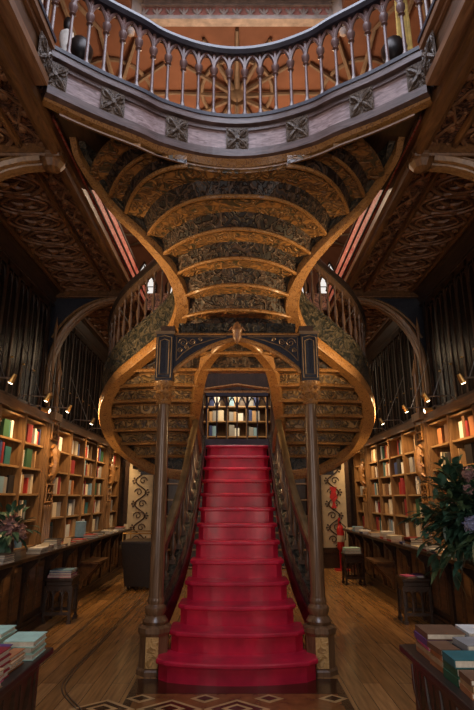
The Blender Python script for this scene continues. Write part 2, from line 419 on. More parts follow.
# ------------------------------------------------------------------ the staircase (one thing)
st = thing('staircase', 'forked carved wooden staircase with glossy red steps rising between two columns', 'staircase', (0, 5.1, 0))
RS = .185
HW = [.745, .665, .605, .565, .535, .515, .505, .50, .50, .50, .50, .50, .50]
for k in range(13):
    z1 = RS * (k + 1); z0 = z1 - RS; D = 5.13 + .25 * k; hw = HW[k]; bul = max(.03, .13 - .014 * k)
    def outline(hw_, off, back):
        P_ = []
        for a in range(17):
            u = -1 + 2 * a / 16; P_.append((hw_ * u, D + off + bul * (abs(u) ** 2.2) - bul * .5 + (.05 if abs(u) > .98 else 0)))
        return P_ + [(hw_, back), (-hw_, back)]
    back = D + .25 + bul + .08 if k < 12 else D + .9
    mb = MB().prism(outline(hw, 0, back), z1 - .045, z1)
    rings = []
    o_ = obj('step', mb, 'red', st, bevel=.014)
    obj('riser', MB().prism(outline(hw - .025, .035, back - .03), z0 if k else 0, z1 - .045), 'red', o_)
# lower balustrades
def baluster_mesh(name, mat, base=.035, belly=.032, neck=.014):
    mb = MB(); b2 = base
    mb.box(-b2, b2, -b2, b2, 0, .08)
    mb.lathe(0, 0, [(base * .9, .08), (base, .11), (neck, .16), (neck * 1.3, .2), (belly, .32), (belly * .8, .42), (neck, .55), (neck, .74), (neck * 1.9, .77), (neck, .80), (neck * 1.2, .88), (base * .9, .92), (base, 1.0)], 10)
    return mb
def template(mb, mat, name='tmpl'):
    me = bpy.data.meshes.new(name); me.from_pydata(mb.v, [], mb.f); me.materials.append(M[mat])
    me.polygons.foreach_set('use_smooth', [True] * len(me.polygons))
    try: me.set_sharp_from_angle(angle=radians(45))
    except Exception: pass
    return bpy.data.objects.new(name, me)     # never linked itself
BT = template(baluster_mesh('b', 'stairbal'), 'stairbal', 'baluster')
slopez = lambda D: .74 * (D - 5.15) + .30
RH = lambda D: .47 + .36 * min(1, (D - 5.55) / 1.1)
LB = [(.80, 5.58), (.735, 5.8), (.665, 6.1), (.615, 6.5), (.59, 7.0), (.575, 7.6), (.56, 8.15)]
for s_ in (-1, 1):
    path = [(p[0] * s_, p[1], slopez(p[1])) for p in cr([(a, b_, 0) for a, b_ in LB], 5)]
    obj('curb', MB().sweep(path, [(-.045, -.32), (.045, -.32), (.045, -.02), (.06, 0), (.06, .04), (-.06, .04), (-.06, 0), (-.045, -.02)]), 'stringer', st)
    inner = [(p[0] - s_ * .06, p[1], p[2]) for p in path]
    obj('side_panel', MB().sweep(inner, [(-.012, -.34), (.012, -.34), (.012, -.15), (-.012, -.15)]), 'darkred', st)
    obj('handrail', MB().sweep([(a, b_, c + RH(b_)) for a, b_, c in path], [(-.03, -.05), (.03, -.05), (.045, -.01), (.035, .035), (0, .05), (-.035, .035), (-.045, -.01)]), 'oldbrass', st, smooth=True)
    obj('under_rail', MB().sweep([(a, b_, c + RH(b_) - .12) for a, b_, c in path], [(-.018, -.05), (.018, -.05), (.018, .05), (-.018, .05)]), 'stairbal', st)
    for p in resample([(a, b_, 0) for a, b_, c in path], .185)[0:]:
        place(BT, 'baluster', st, (p[0], p[1], slopez(p[1]) + .03), (1, 1, RH(p[1]) - .07))
# upper treads and risers seen from below
PZ = lambda D: 4.85 - .8 * (D - 4.5)
UP = [(4.78, 1.54, 4.59, 3.80, 4.5), (4.66, 1.34, 4.74, 3.95, 4.0), (4.54, 1.19, 4.87, 4.05, 4.2), (4.39, .98, 5.07, 4.33, 2.8),
      (4.24, .83, 5.24, 4.68, 2.0), (4.08, .72, 5.47, 5.02, 2.1), (3.90, .66, 5.70, 5.32, 2.0), (3.72, .69, 5.92, 5.64, 2.0),
      (3.54, .86, 6.14, 5.98, 2.0), (3.37, 1.16, 6.36, 6.27, 2.0), (3.21, 1.42, 6.56, 6.49, 2.0), (3.04, 1.60, 6.76, 6.74, 2.0)]
CLIP = {}
def arc(i, n=40):
    z, xe, De, Dc, p = UP[i]; out = []
    for a in range(n + 1):
        u = sin((-1 + 2 * a / n) * pi / 2); x = u * xe
        D = Dc + (De - Dc) * abs(u) ** p
        q = (z - 1.6) / 3.28; lim = q * fasD(max(-1.69, min(1.69, x / q))) + .05
        CLIP[(i, a)] = D < lim - .015; out.append((x, max(D, lim)))
    return out
def runs_of(flags):
    out = [[]]
    for a, fl in enumerate(flags):
        if fl: out.append([])
        else: out[-1].append(a)
    return [r_ for r_ in out if len(r_) > 1]
def strip(P0, P1, Q0, Q1):            # closed slab between two curves (front pair P, back pair Q)
    mb = MB(); n = len(P0); mb.v = list(P0) + list(P1) + list(Q0) + list(Q1)
    for a in range(n - 1):
        mb.face((a, a + 1, n + a + 1, n + a)); mb.face((2 * n + a, 3 * n + a, 3 * n + a + 1, 2 * n + a + 1))
        mb.face((a, 2 * n + a, 2 * n + a + 1, a + 1)); mb.face((n + a, n + a + 1, 3 * n + a + 1, 3 * n + a))
    for a in (0, n - 1): mb.face((a, n + a, 3 * n + a, 2 * n + a))
    return mb
for i in range(len(UP) - 1):
    # tread i runs from arc i (near) toward arc i+1 (far); the sloping riser back stands above arc i
    z = UP[i][0]; A, B = arc(i), arc(i + 1); n = len(A)
    B = [(a[0] + (b_[0] - a[0]) * .70, a[1] + (b_[1] - a[1]) * .70) for a, b_ in zip(A, B)]
    first = None
    for ru in runs_of([CLIP[(i + 1, a)] for a in range(n)]):
        P = [A[a] for a in ru]; Q = [B[a] for a in ru]
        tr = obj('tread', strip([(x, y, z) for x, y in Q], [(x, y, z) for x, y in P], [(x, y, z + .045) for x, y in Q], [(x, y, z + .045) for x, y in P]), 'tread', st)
        first = first or tr
    if i == 0: continue
    zt = UP[i - 1][0]; Pv = arc(i - 1); T = [(a[0] + (b_[0] - a[0]) * .70, a[1] + (b_[1] - a[1]) * .70) for a, b_ in zip(Pv, A)]
    for ru in runs_of([CLIP[(i, a)] for a in range(n)]):
        P = [A[a] for a in ru]; Q = [T[a] for a in ru]
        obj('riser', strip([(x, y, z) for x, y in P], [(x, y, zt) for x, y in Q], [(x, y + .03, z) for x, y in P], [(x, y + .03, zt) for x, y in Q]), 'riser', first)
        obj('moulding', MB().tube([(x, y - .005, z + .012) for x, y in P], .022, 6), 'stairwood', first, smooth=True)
# curves of the outer and inner stringers in plan; height follows the flight
OUT = [(1.62, 4.25), (1.59, 4.44), (1.36, 4.80), (1.07, 5.07), (.85, 5.30), (.72, 5.50), (.66, 5.72), (.70, 5.92), (.85, 6.13), (1.26, 6.43), (1.57, 6.66), (1.79, 6.94),
       (1.87, 7.2), (1.85, 7.46), (1.74, 7.70), (1.48, 7.96), (1.19, 8.12), (.70, 8.2)]
INN = [(0.0, 6.12), (.20, 6.24), (.40, 6.45), (.50, 6.7), (.56, 6.98), (.63, 7.35), (.61, 7.64), (.60, 8.08)]
OP = cr([(a, b_, PZ(b_)) for a, b_ in OUT], 6); IP = cr([(a, b_, PZ(b_)) for a, b_ in INN], 6)
def xat(P_, D, lo=True):
    for a, b_ in zip(P_, P_[1:]):
        if min(a[1], b_[1]) <= D <= max(a[1], b_[1]) and abs(b_[1] - a[1]) > 1e-6:
            return a[0] + (b_[0] - a[0]) * (D - a[1]) / (b_[1] - a[1])
    return P_[-1][0]
ZS = [3.04, 2.87, 2.70, 2.53, 2.36, 2.19, 2.04]
DS = [4.5 + (4.85 - z) / .8 for z in ZS]
DS[-1] = 8.08
for s_ in (-1, 1):
    for i in range(len(ZS) - 1):
        z = ZS[i]; d0, d1 = DS[i], DS[i + 1]; zt = ZS[i - 1] if i else 3.21
        xo0, xo1, xi0, xi1 = xat(OP, d0), xat(OP, d1), xat(IP, d0), xat(IP, d1)
        bow = .10
        def row(xa, xb, d): return [(xa + (xb - xa) * a / 12, d - bow * sin(pi * a / 12) + .10 * (a / 12 - .5)) for a in range(13)]
        A, B = row(xi0, xo0, d0), row(xi1, xo1, d1)
        A = [(s_ * x, y) for x, y in A]; B = [(s_ * x, y) for x, y in B]
        mb = MB(); mb.v = [(x, y, z) for x, y in A + B[::-1]] + [(x, y, z + .045) for x, y in A + B[::-1]]; L = 26
        for a in range(12):
            q = [a, a + 1, L - 2 - a, L - 1 - a]; mb.face(q if s_ > 0 else q[::-1]); mb.face([L + e for e in (q[::-1] if s_ > 0 else q)])
        for a in range(L):
            q = [a, L + a, L + (a + 1) % L, (a + 1) % L]; mb.face(q if s_ > 0 else q[::-1])
        tr = obj('tread', mb, 'tread', st)
        P_ = [(x, y, z) for x, y in A]
        obj('riser', MB().sweep(P_, [(-.012, 0), (.012, 0), (.012, zt - z), (-.012, zt - z)]), 'sideriser', tr)
        mb = MB().tube([(x, y - .02, z + .012) for x, y in A], .024, 6); mb.tube([(x, y - .015, zt - .012) for x, y in A], .010, 5)
        obj('moulding', mb, 'stairwood', tr, smooth=True)
for s_ in (-1, 1):
    o_ = mir(OP, s_)
    g = 1 if s_ > 0 else -1                       # lateral sign pointing outward changes with the side
    obj('stringer_band', MB().sweepw(o_, [(-.088, 0), (-.075, -.035), (.075, -.035), (.088, 0), (.088, .085), (.07, .11), (-.07, .11), (-.088, .085)], lambda p: max(.42, min(1, (p[1] - 4.3) / 1.3))), 'stairwood', st, smooth=True)
    obj('stringer', MB().sweep([(a, b_, c + .10) for a, b_, c in o_], [(-.045, 0), (.045, 0), (.045, .36), (.07, .37), (.07, .41), (-.07, .41), (-.07, .37), (-.045, .36)]), 'stringer', st)
    up_ = [(a - s_ * (.10 * max(.42, min(1, (b_ - 4.3) / 1.3)) + .03), b_, c) for a, b_, c in o_ if b_ < 5.75]
    obj('inner_board', MB().sweep(up_, [(-.035, .02), (.035, .02), (.035, .42), (-.035, .42)]), 'stringer', st)
    ip = mir(IP, s_)
    obj('stringer_band', MB().sweep(ip, [(-.075, -.02), (-.06, -.05), (.06, -.05), (.075, -.02), (.075, .12), (-.075, .12)]), 'stairwood', st, smooth=True)
    obj('stringer', MB().sweep([(a, b_, c + .12) for a, b_, c in ip[6:]], [(-.035, 0), (.035, 0), (.035, .34), (-.035, .34)]), 'stringer', st)
    # outer balustrade, from above the waist down to the landing
    hp = [p for p in o_ if p[1] > 4.75]
    obj('handrail', MB().sweep([(a, b_, c + 1.28) for a, b_, c in hp], [(-.035, -.06), (.035, -.06), (.05, 0), (.03, .05), (-.03, .05), (-.05, 0)]), 'darker', st, smooth=True)
    obj('arcade_rail', MB().sweep([(a, b_, c + 1.17) for a, b_, c in hp], [(-.02, -.05), (.02, -.05), (.02, .05), (-.02, .05)]), 'stairbal', st)
    flat = [(a, b_, c) for a, b_, c in hp]
    for p in resample(flat, .155):
        place(BT, 'baluster', st, (p[0], p[1], p[2] + .50), (.85, .85, .66))
# landing
poly = [(-1.25, 8.34), (1.25, 8.34), (1.7, 8.5), (1.7, 9.3), (-1.7, 9.3), (-1.7, 8.5)]
obj('landing', MB().prism(poly, 2.06, 2.36), 'dark', st)
mb = MB()
for k in range(9): mb.tube([(-1.2 + .3 * k, 8.15, 2.08), (-1.2 + .3 * k, 8.15, 2.34)], .015, 5)
# landing rail: pointed metal arcade
lr = MB(); D = 9.05; zb, zt = 2.36, 3.42
lr.box(-.56, .56, D - .03, D + .03, zb, zb + .12); lr.box(-.56, .56, D - .05, D + .05, zt - .06, zt)
lr.box(-.56, .56, D - .012, D + .012, zb + .12, zb + .24)
for k in range(7):
    x = -.54 + .18 * k; lr.lathe(x, D, [(.022, zb + .1), (.012, zb + .14), (.012, zt - .3), (.022, zt - .27), (.014, zt - .06)], 8)
    if k < 6:
        for q in (0, 1):
            pts = [(x + (.18 * q) + (.09 - .18 * q) * (a / 5), D, zt - .28 + .19 * sin(a / 5 * pi / 2)) for a in range(6)]; lr.tube(pts, .012, 5)
        lr.tube([(x + .09 + .028 * cos(a * pi / 4), D, zt - .10 + .028 * sin(a * pi / 4)) for a in range(9)], .008, 5)
obj('landing_rail', lr, 'rail', st)
mb = MB().tube([(-.62, D - .02, zt + .06), (0, D - .02, zt + .15), (.62, D - .02, zt + .06)], .03, 6); mb.box(-.62, .62, D - .04, D + .02, zt, zt + .04)
obj('gable_moulding', mb, 'stairwood', st)

mb = MB().box(-1.72, 1.72, 9.32, 9.40, 3.50, 5.0).box(-1.72, -.62, 9.32, 9.40, 2.0, 3.5).box(.62, 1.72, 9.32, 9.40, 2.0, 3.5)
for k in range(14): mb.box(-1.6 + .24 * k, -1.54 + .24 * k, 9.29, 9.32, 3.55, 4.9)
trim(mb, 'dark')

# ------------------------------------------------------------------ columns and arch beam carrying the waist
def column(s_):
    X, Y = s_ * .80, 5.5
    t_ = thing('column', '%s slender turned wooden column with gilded capital beside the red steps' % SIDE[s_], 'column', (X, Y, 0), 'stair columns')
    ped = obj('pedestal', MB().lathe(X, Y, [(.165, 0), (.165, .04), (.145, .06), (.145, .33), (.165, .36), (.165, .40), (.13, .42)], 8, pi / 8), 'column', t_)
    tag(obj('brass_plate', MB().box(X - .06, X + .06, Y - .146, Y - .134, .07, .33), 'brasswood', ped), 'gilded metal plate on the pedestal front')
    obj('base_moulding', MB().lathe(X, Y, [(.11, .42), (.125, .45), (.10, .49), (.085, .50), (.105, .54), (.105, .57), (.075, .60), (.085, .63), (.073, .66)], 20), 'column', t_, smooth=True)
    obj('shaft', MB().lathe(X, Y, [(.073, .66), (.072, 1.2), (.066, 2.0), (.060, 2.58)], 20), 'column', t_, smooth=True)
    mb = MB().lathe(X, Y, [(.075, 2.58), (.085, 2.60), (.065, 2.62), (.075, 2.68), (.095, 2.70), (.075, 2.72), (.085, 2.77), (.11, 2.80), (.11, 2.83)], 16)
    for a in range(8):
        an = a * pi / 4
        for z in (2.64, 2.735): mb.tube([(X + .06 * cos(an), Y + .06 * sin(an), z), (X + .10 * cos(an), Y + .10 * sin(an), z + .04), (X + .115 * cos(an), Y + .115 * sin(an), z + .03)], [.02, .022, .01], 5)
    tag(obj('capital', mb, 'stairwood', t_, smooth=True), 'gilded leafy capital')
    bl = obj('block', MB().box(X - .095, X + .095, Y - .095, Y + .095, 2.83, 3.36), 'navy', t_)
    mb = MB()
    for z0, z1, e in ((2.86, 3.32, .075), (2.90, 3.28, .05)):
        mb.tube([(X - e, Y - .097, z0), (X + e, Y - .097, z0), (X + e, Y - .097, z1), (X, Y - .097, z1 + .02), (X - e, Y - .097, z1), (X - e, Y - .097, z0)], .006, 4)
    mb.box(X - .11, X + .11, Y - .11, Y + .11, 3.36, 3.39)
    tag(obj('gilt_outline', mb, 'gilt', bl), 'gilt line work on the dark block')
for s_ in (-1, 1): column(s_)
ab = thing('arch_beam', 'dark blue arched beam with gilt scrolls spanning the two stair columns', 'beam', (0, 5.5, 2.9))
arcp = [(.705 * (1 - a / 16), 2.93 + .36 * sin(a / 16 * pi / 2) ** .8 + .03 * (a / 16) ** 4) for a in range(17)]
full = [(x, z) for x, z in arcp] + [(-x, z) for x, z in arcp[-2::-1]]
mb = MB()
for a, b_ in zip(full, full[1:]): mb.prismy([(b_[0], b_[1]), (a[0], a[1]), (a[0], 3.37), (b_[0], 3.37)], 5.45, 5.55)
obj('spandrel', mb, 'navy', ab)
mb = MB().tube([(x, 5.46, z - .005) for x, z in full], .026, 6); mb.tube([(-.705, 5.45, 3.37), (.705, 5.45, 3.37)], .016, 6)
obj('arch_moulding', mb, 'stairwood', ab, smooth=True)
mb = MB()
for s_ in (-1, 1):
    mb.tube([(s_ * x, 5.445, z) for x, z in [(.675, 3.06), (.675, 3.34), (.12, 3.34), (.30, 3.30), (.48, 3.235), (.60, 3.15), (.675, 3.06)]], .006, 4)
    for cx_, cz_, r0, d in ((.60, 3.27, .055, 1), (.50, 3.285, .04, -1), (.635, 3.19, .03, -1), (.41, 3.305, .025, 1), (.56, 3.21, .028, 1)):
        mb.tube([(s_ * (cx_ + r0 * (1 - a / 16) * cos(a * .75)), 5.445, cz_ + d * r0 * (1 - a / 16) * sin(a * .75)) for a in range(14)], .006, 4)
tag(obj('scroll_work', mb, 'gilt', ab), 'gilt scroll line work')
mb = MB().box(-.66, .66, 5.46, 5.62, 3.39, 3.50)
for k in range(3, 19):
    mb.box(-.84 + .08 * k - .025, -.84 + .08 * k + .025, 5.445, 5.46, 3.41, 3.50)
obj('frieze', mb, 'stringer', ab)
mb = MB().lathe(0, 5.44, [(.001, 3.25), (.03, 3.29), (.05, 3.33), (.045, 3.37), (.065, 3.41), (.05, 3.46), (.02, 3.50), (.001, 3.52)], 10)
for s_ in (-1, 1): mb.tube([(0, 5.43, 3.38), (s_ * .06, 5.42, 3.44), (s_ * .09, 5.43, 3.40)], [.015, .02, .01], 5)
obj('boss', mb, 'relief', ab, smooth=True)
# dark beam tying the columns back to the stair
obj('tie_beam', MB().box(-.88, -.72, 5.6, 6.1, 3.39, 3.52).box(.72, .88, 5.6, 6.1, 3.39, 3.52), 'dark', ab)

# ------------------------------------------------------------------ gallery bridge: fascia and balustrades
ZF0, ZF1 = 5.0, 5.40
def gothic_balustrade(name, label, path, n_b, posts, lip=True, flip=1, panel='fascia', frame='fasciaframe'):
    t_ = thing(name, label, 'balustrade', path[len(path) // 2][:2] + (5.0,))
    P_ = [(a, b_, 0) for a, b_, *_ in path]
    f_ = flip
    obj('edge_panel', MB().sweep([(a, b_, ZF0) for a, b_, _ in P_], [(-.03 * f_, .02), (.05 * f_, .02), (.05 * f_, .38), (-.03 * f_, .38)][::f_]), panel, t_)
    fr = MB()
    for z0, z1, o1 in ((-.02, .06, .09), (.06, .085, .07), (.30, .34, .075), (.36, .43, .11)):
        fr.sweep([(a, b_, ZF0) for a, b_, _ in P_], [(-.03 * f_, z0), (o1 * f_, z0), (o1 * f_, z1), (-.03 * f_, z1)][::f_])
    obj('moulding', fr, frame, t_)
    obj('sill_rail', MB().sweep([(a, b_, ZF1 + .03) for a, b_, _ in P_], [(-.06, 0), (.12 * f_ if f_ > 0 else .06, 0), (.12 * f_ if f_ > 0 else .06, .04), (-.06, .04)] if f_ > 0 else [(-.12, 0), (.06, 0), (.06, .04), (-.12, .04)]), 'rail', t_)
    if lip:
        obj('lower_lip', MB().sweep([(a, b_, 4.86 + .06 * abs(a) / 1.7) for a, b_, _ in P_], [(-.06 * f_, .03), (.01 * f_, .04), (.05 * f_, .13), (-.06 * f_, .13)][::f_]), 'stairwood', t_)
    obj('handrail', MB().sweep([(a, b_, 6.37) for a, b_, _ in P_], [(-.05, -.04), (.05, -.04), (.075, 0), (.06, .05), (0, .07), (-.06, .05), (-.075, 0)]), 'rail', t_, smooth=True)
    pts = []; L = [0]
    for a, b_ in zip(P_, P_[1:]): L.append(L[-1] + (Vector(b_) - Vector(a)).length)
    def at(s0):
        for i in range(len(L) - 1):
            if L[i] <= s0 <= L[i + 1] + 1e-6:
                q = (s0 - L[i]) / (L[i + 1] - L[i]); v_ = Vector(P_[i]).lerp(Vector(P_[i + 1]), q); d = Vector(P_[i + 1]) - Vector(P_[i]); d.normalize(); return v_, d
        return Vector(P_[-1]), Vector(P_[-1]) - Vector(P_[-2])
    z0 = ZF1 + .07
    ar = MB()
    for k in range(n_b + 1):
        v_, d = at(L[-1] * k / n_b)
        place(CT, 'baluster', t_, (v_.x, v_.y, z0), (1, 1, 1), atan2(d.y, d.x))
        if k < n_b:
            v2, _ = at(L[-1] * (k + 1) / n_b); zz = z0 + .66
            ap = (v_ + v2) / 2
            for p0 in (v_, v2):
                pts = [(p0.x + (ap.x - p0.x) * 2.2 * (1 - cos(a / 6 * .995)) , p0.y + (ap.y - p0.y) * 2.2 * (1 - cos(a / 6 * .995)), zz + .20 * sin(a / 6 * .995) / .839) for a in range(7)]
                ar.tube(pts, .021, 6)
            ar.tube([tuple(v_ + Vector((0, 0, zz))), tuple(v_ + Vector((0, 0, zz + .2)))], .022, 6)
    obj('arcade', ar, 'baluster', t_, smooth=True)
    for k in posts:
        v_, d = at(L[-1] * k)
        nrm = Vector((d.y, -d.x, 0)) * f_
        c = v_ + nrm * .075
        mb = MB()
        def pt(u, w_, dd=0): q = c + d * u + nrm * dd; return (q.x, q.y, 5.2 + w_)
        mb.loft([[pt(-.115, -.15), pt(.115, -.15), pt(.115, .13), pt(-.115, .13)], [pt(-.115, -.15, .012), pt(.115, -.15, .012), pt(.115, .13, .012), pt(-.115, .13, .012)]])
        for qx in (-1, 1):
            for qz in (-1, 1):
                cx_, cz_ = qx * .06, qz * .068 - .008
                mb.tube([pt(cx_ + .042 * cos(a * pi / 5), cz_ + .042 * sin(a * pi / 5), .015) for a in range(11)], .012, 5, cap=False)
                mb.tube([pt(0, -.005, .02), pt(cx_, cz_, .028), pt(cx_ * 1.7, cz_ * 1.7, .015)], [.016, .02, .008], 5)
        mb.tube([pt(0, -.005, .01), pt(0, -.005, .04)], .025, 8)
        obj('rosette', mb, 'rosette', t_)
    return t_
cm = MB().box(-.032, .032, -.032, .032, 0, .06)
cm.lathe(0, 0, [(.040, .06), (.040, .08), (.024, .12), (.018, .15), (.016, .55), (.034, .565), (.022, .585), (.044, .64), (.044, .67)], 10)
CT = template(cm, 'baluster', 'baluster')
gothic_balustrade('gallery_balustrade', 'curved grey and black balustrade of pointed arches across the top of the photo', FP, 23, [.012, .155, .33, .5, .67, .845, .988], True, 1)
for s_ in (-1, 1):
    pth = [(s_ * 1.70, 3.56 - .4 * k, 0) for k in range(10)]
    pth = pth[::-1] if s_ < 0 else pth
    gothic_balustrade('gallery_balustrade', 'straight balustrade on the %s gallery edge, in the top %s corner' % (SIDE[s_], SIDE[s_]), pth, 18, [.97, .72, .47] if s_ < 0 else [.03, .28, .53], False, 1, 'mid', 'relief')
flr = [(a, b_ + .03) for a, b_, _ in FP] + [(a, b_ + .60) for a, b_, _ in FP[::-1]]
mb = MB()
for a in range(len(FP) - 1):
    (xa, ya, _), (xb, yb, _) = FP[a], FP[a + 1]
    mb.prism([(xa, ya + .05), (xb, yb + .05), (xb, 5.15), (xa, 5.15)], 5.02, 5.33)
trim(mb, 'dark')
mb = MB()                              # sloping apron added along the sight line to keep skylight off the treads
aq = [(a, b_) for a, b_, _ in FP if abs(a) < 1.6]
mb.loft([[(x * 1.0, y * 1.0 - .005, 4.90), (x * .905, y * .905 - .005, 4.568), (x * .905, y * .905 + .02, 4.568), (x, y + .04, 4.90)] for x, y in aq])
trim(mb, 'beam')
# urns, drape, statue on the upper floor behind the bridge
for s_ in (-1, 1):
    u = MB().lathe(s_ * 1.92, 5.0, [(.14, 5.34), (.14, 5.9), (.10, 5.95), (.05, 6.05), (.05, 6.15), (.17, 6.35), (.19, 6.5), (.10, 6.62), (.06, 6.68), (.14, 6.75), (.16, 6.88), (.10, 7.0), (.001, 7.02)], 16)
    tag(obj('urn', u, 'bronze', smooth=True), 'dark round urn behind the balustrade at the upper %s' % SIDE[s_], 'urn', 'urns on the upper floor')
pp = MB()
for a in range(7):
    pp.tube([(2.16 + .02 * a, 5.35 + .01 * (a % 2), 8.5), (2.13 + .025 * a, 5.35, 7.0), (2.15 + .03 * a, 5.36, 6.2), (2.14 + .035 * a, 5.35, 5.345)], [.02, .03, .035, .03], 6)
tag(obj('drape', pp, 'golddrape', smooth=True), 'gold patterned drape hanging behind the upper right balustrade', 'curtain')
t_ = thing('statue', 'small white statue on a slim pillar behind the upper left balustrade', 'statue', (-2.25, 5.35, 5.34))
obj('pillar', MB().lathe(-2.25, 5.35, [(.10, 5.34), (.10, 5.45), (.06, 5.5), (.06, 6.85), (.10, 6.92), (.10, 6.98)], 12), 'goldv', t_, smooth=True)
obj('body', MB().lathe(-2.25, 5.35, [(.09, 6.98), (.085, 7.1), (.06, 7.25), (.10, 7.42), (.09, 7.52), (.03, 7.58)], 14, 0, 1, .7), 'cloth', t_, smooth=True)
obj('head', MB().lathe(-2.25, 5.35, [(.03, 7.57), (.055, 7.62), (.06, 7.69), (.04, 7.76), (.001, 7.78)], 12), 'bronze', t_, smooth=True)

# ------------------------------------------------------------------ wall furniture
BAYS = [('near', 4.7, 7.9, 4), ('middle', 8.32, 11.72, 4), ('end', 12.1, 13.1, 1)]
FX = 2.95
SHZ = [.94, 1.30, 1.66, 2.02, 2.36]
ORD = ['lowest', 'second lowest', 'middle', 'second highest', 'top']
SEC = ['nearest', 'second', 'third', 'farthest']
def book_mesh():
    mb = MB()                                        # unit book: spine faces -x, standing
    mb.mi = 0
    mb.box(0, 1, 0, .08, 0, 1).box(0, 1, .92, 1, 0, 1); mb.lathe(0, 0, [(.001, 0)], 3) if False else None
    mb.loft([[(0, 0, 0), (-.02, .25, 0), (-.02, .75, 0), (0, 1, 0), (.05, 1, 0), (.05, 0, 0)], [(0, 0, 1), (-.02, .25, 1), (-.02, .75, 1), (0, 1, 1), (.05, 1, 1), (.05, 0, 1)]])
    mb.mi = 1; mb.box(.05, .95, .08, .92, .03, .965)
    return mb
BM = {}
for k in BOOKC:
    mb = book_mesh(); me = bpy.data.meshes.new('book'); me.from_pydata(mb.v, [], mb.f); me.materials.append(M['bk ' + k]); me.materials.append(M['paper'])
    me.polygons.foreach_set('material_index', mb.m); BM[k] = me
def book(colour, loc, size, rz, label, group, tilt=None, flat=False):
    o = bpy.data.objects.new('book', BM[colour]); COL.objects.link(o); o.location = loc
    o.scale = size; o.rotation_euler = (0, 0, rz) if not tilt else (tilt, 0, rz)
    return tag(o, label, 'book', group)
nb = 0
SB = MB(); SK = list(BOOKC)
def stuff_book(colour, x0, x1, y0_, y1_, z0, z1):
    SB.mi = SK.index(colour); SB.box(x0, x1, y0_, y1_, z0, z1)
PAL = [('cream', 6), ('white', 7), ('dark red', 2), ('bright red', 1), ('orange', 1), ('navy blue', 1), ('light blue', 2), ('teal', 2), ('dark green', 2), ('brown', 3), ('black', 2), ('grey', 2), ('tan', 3)]
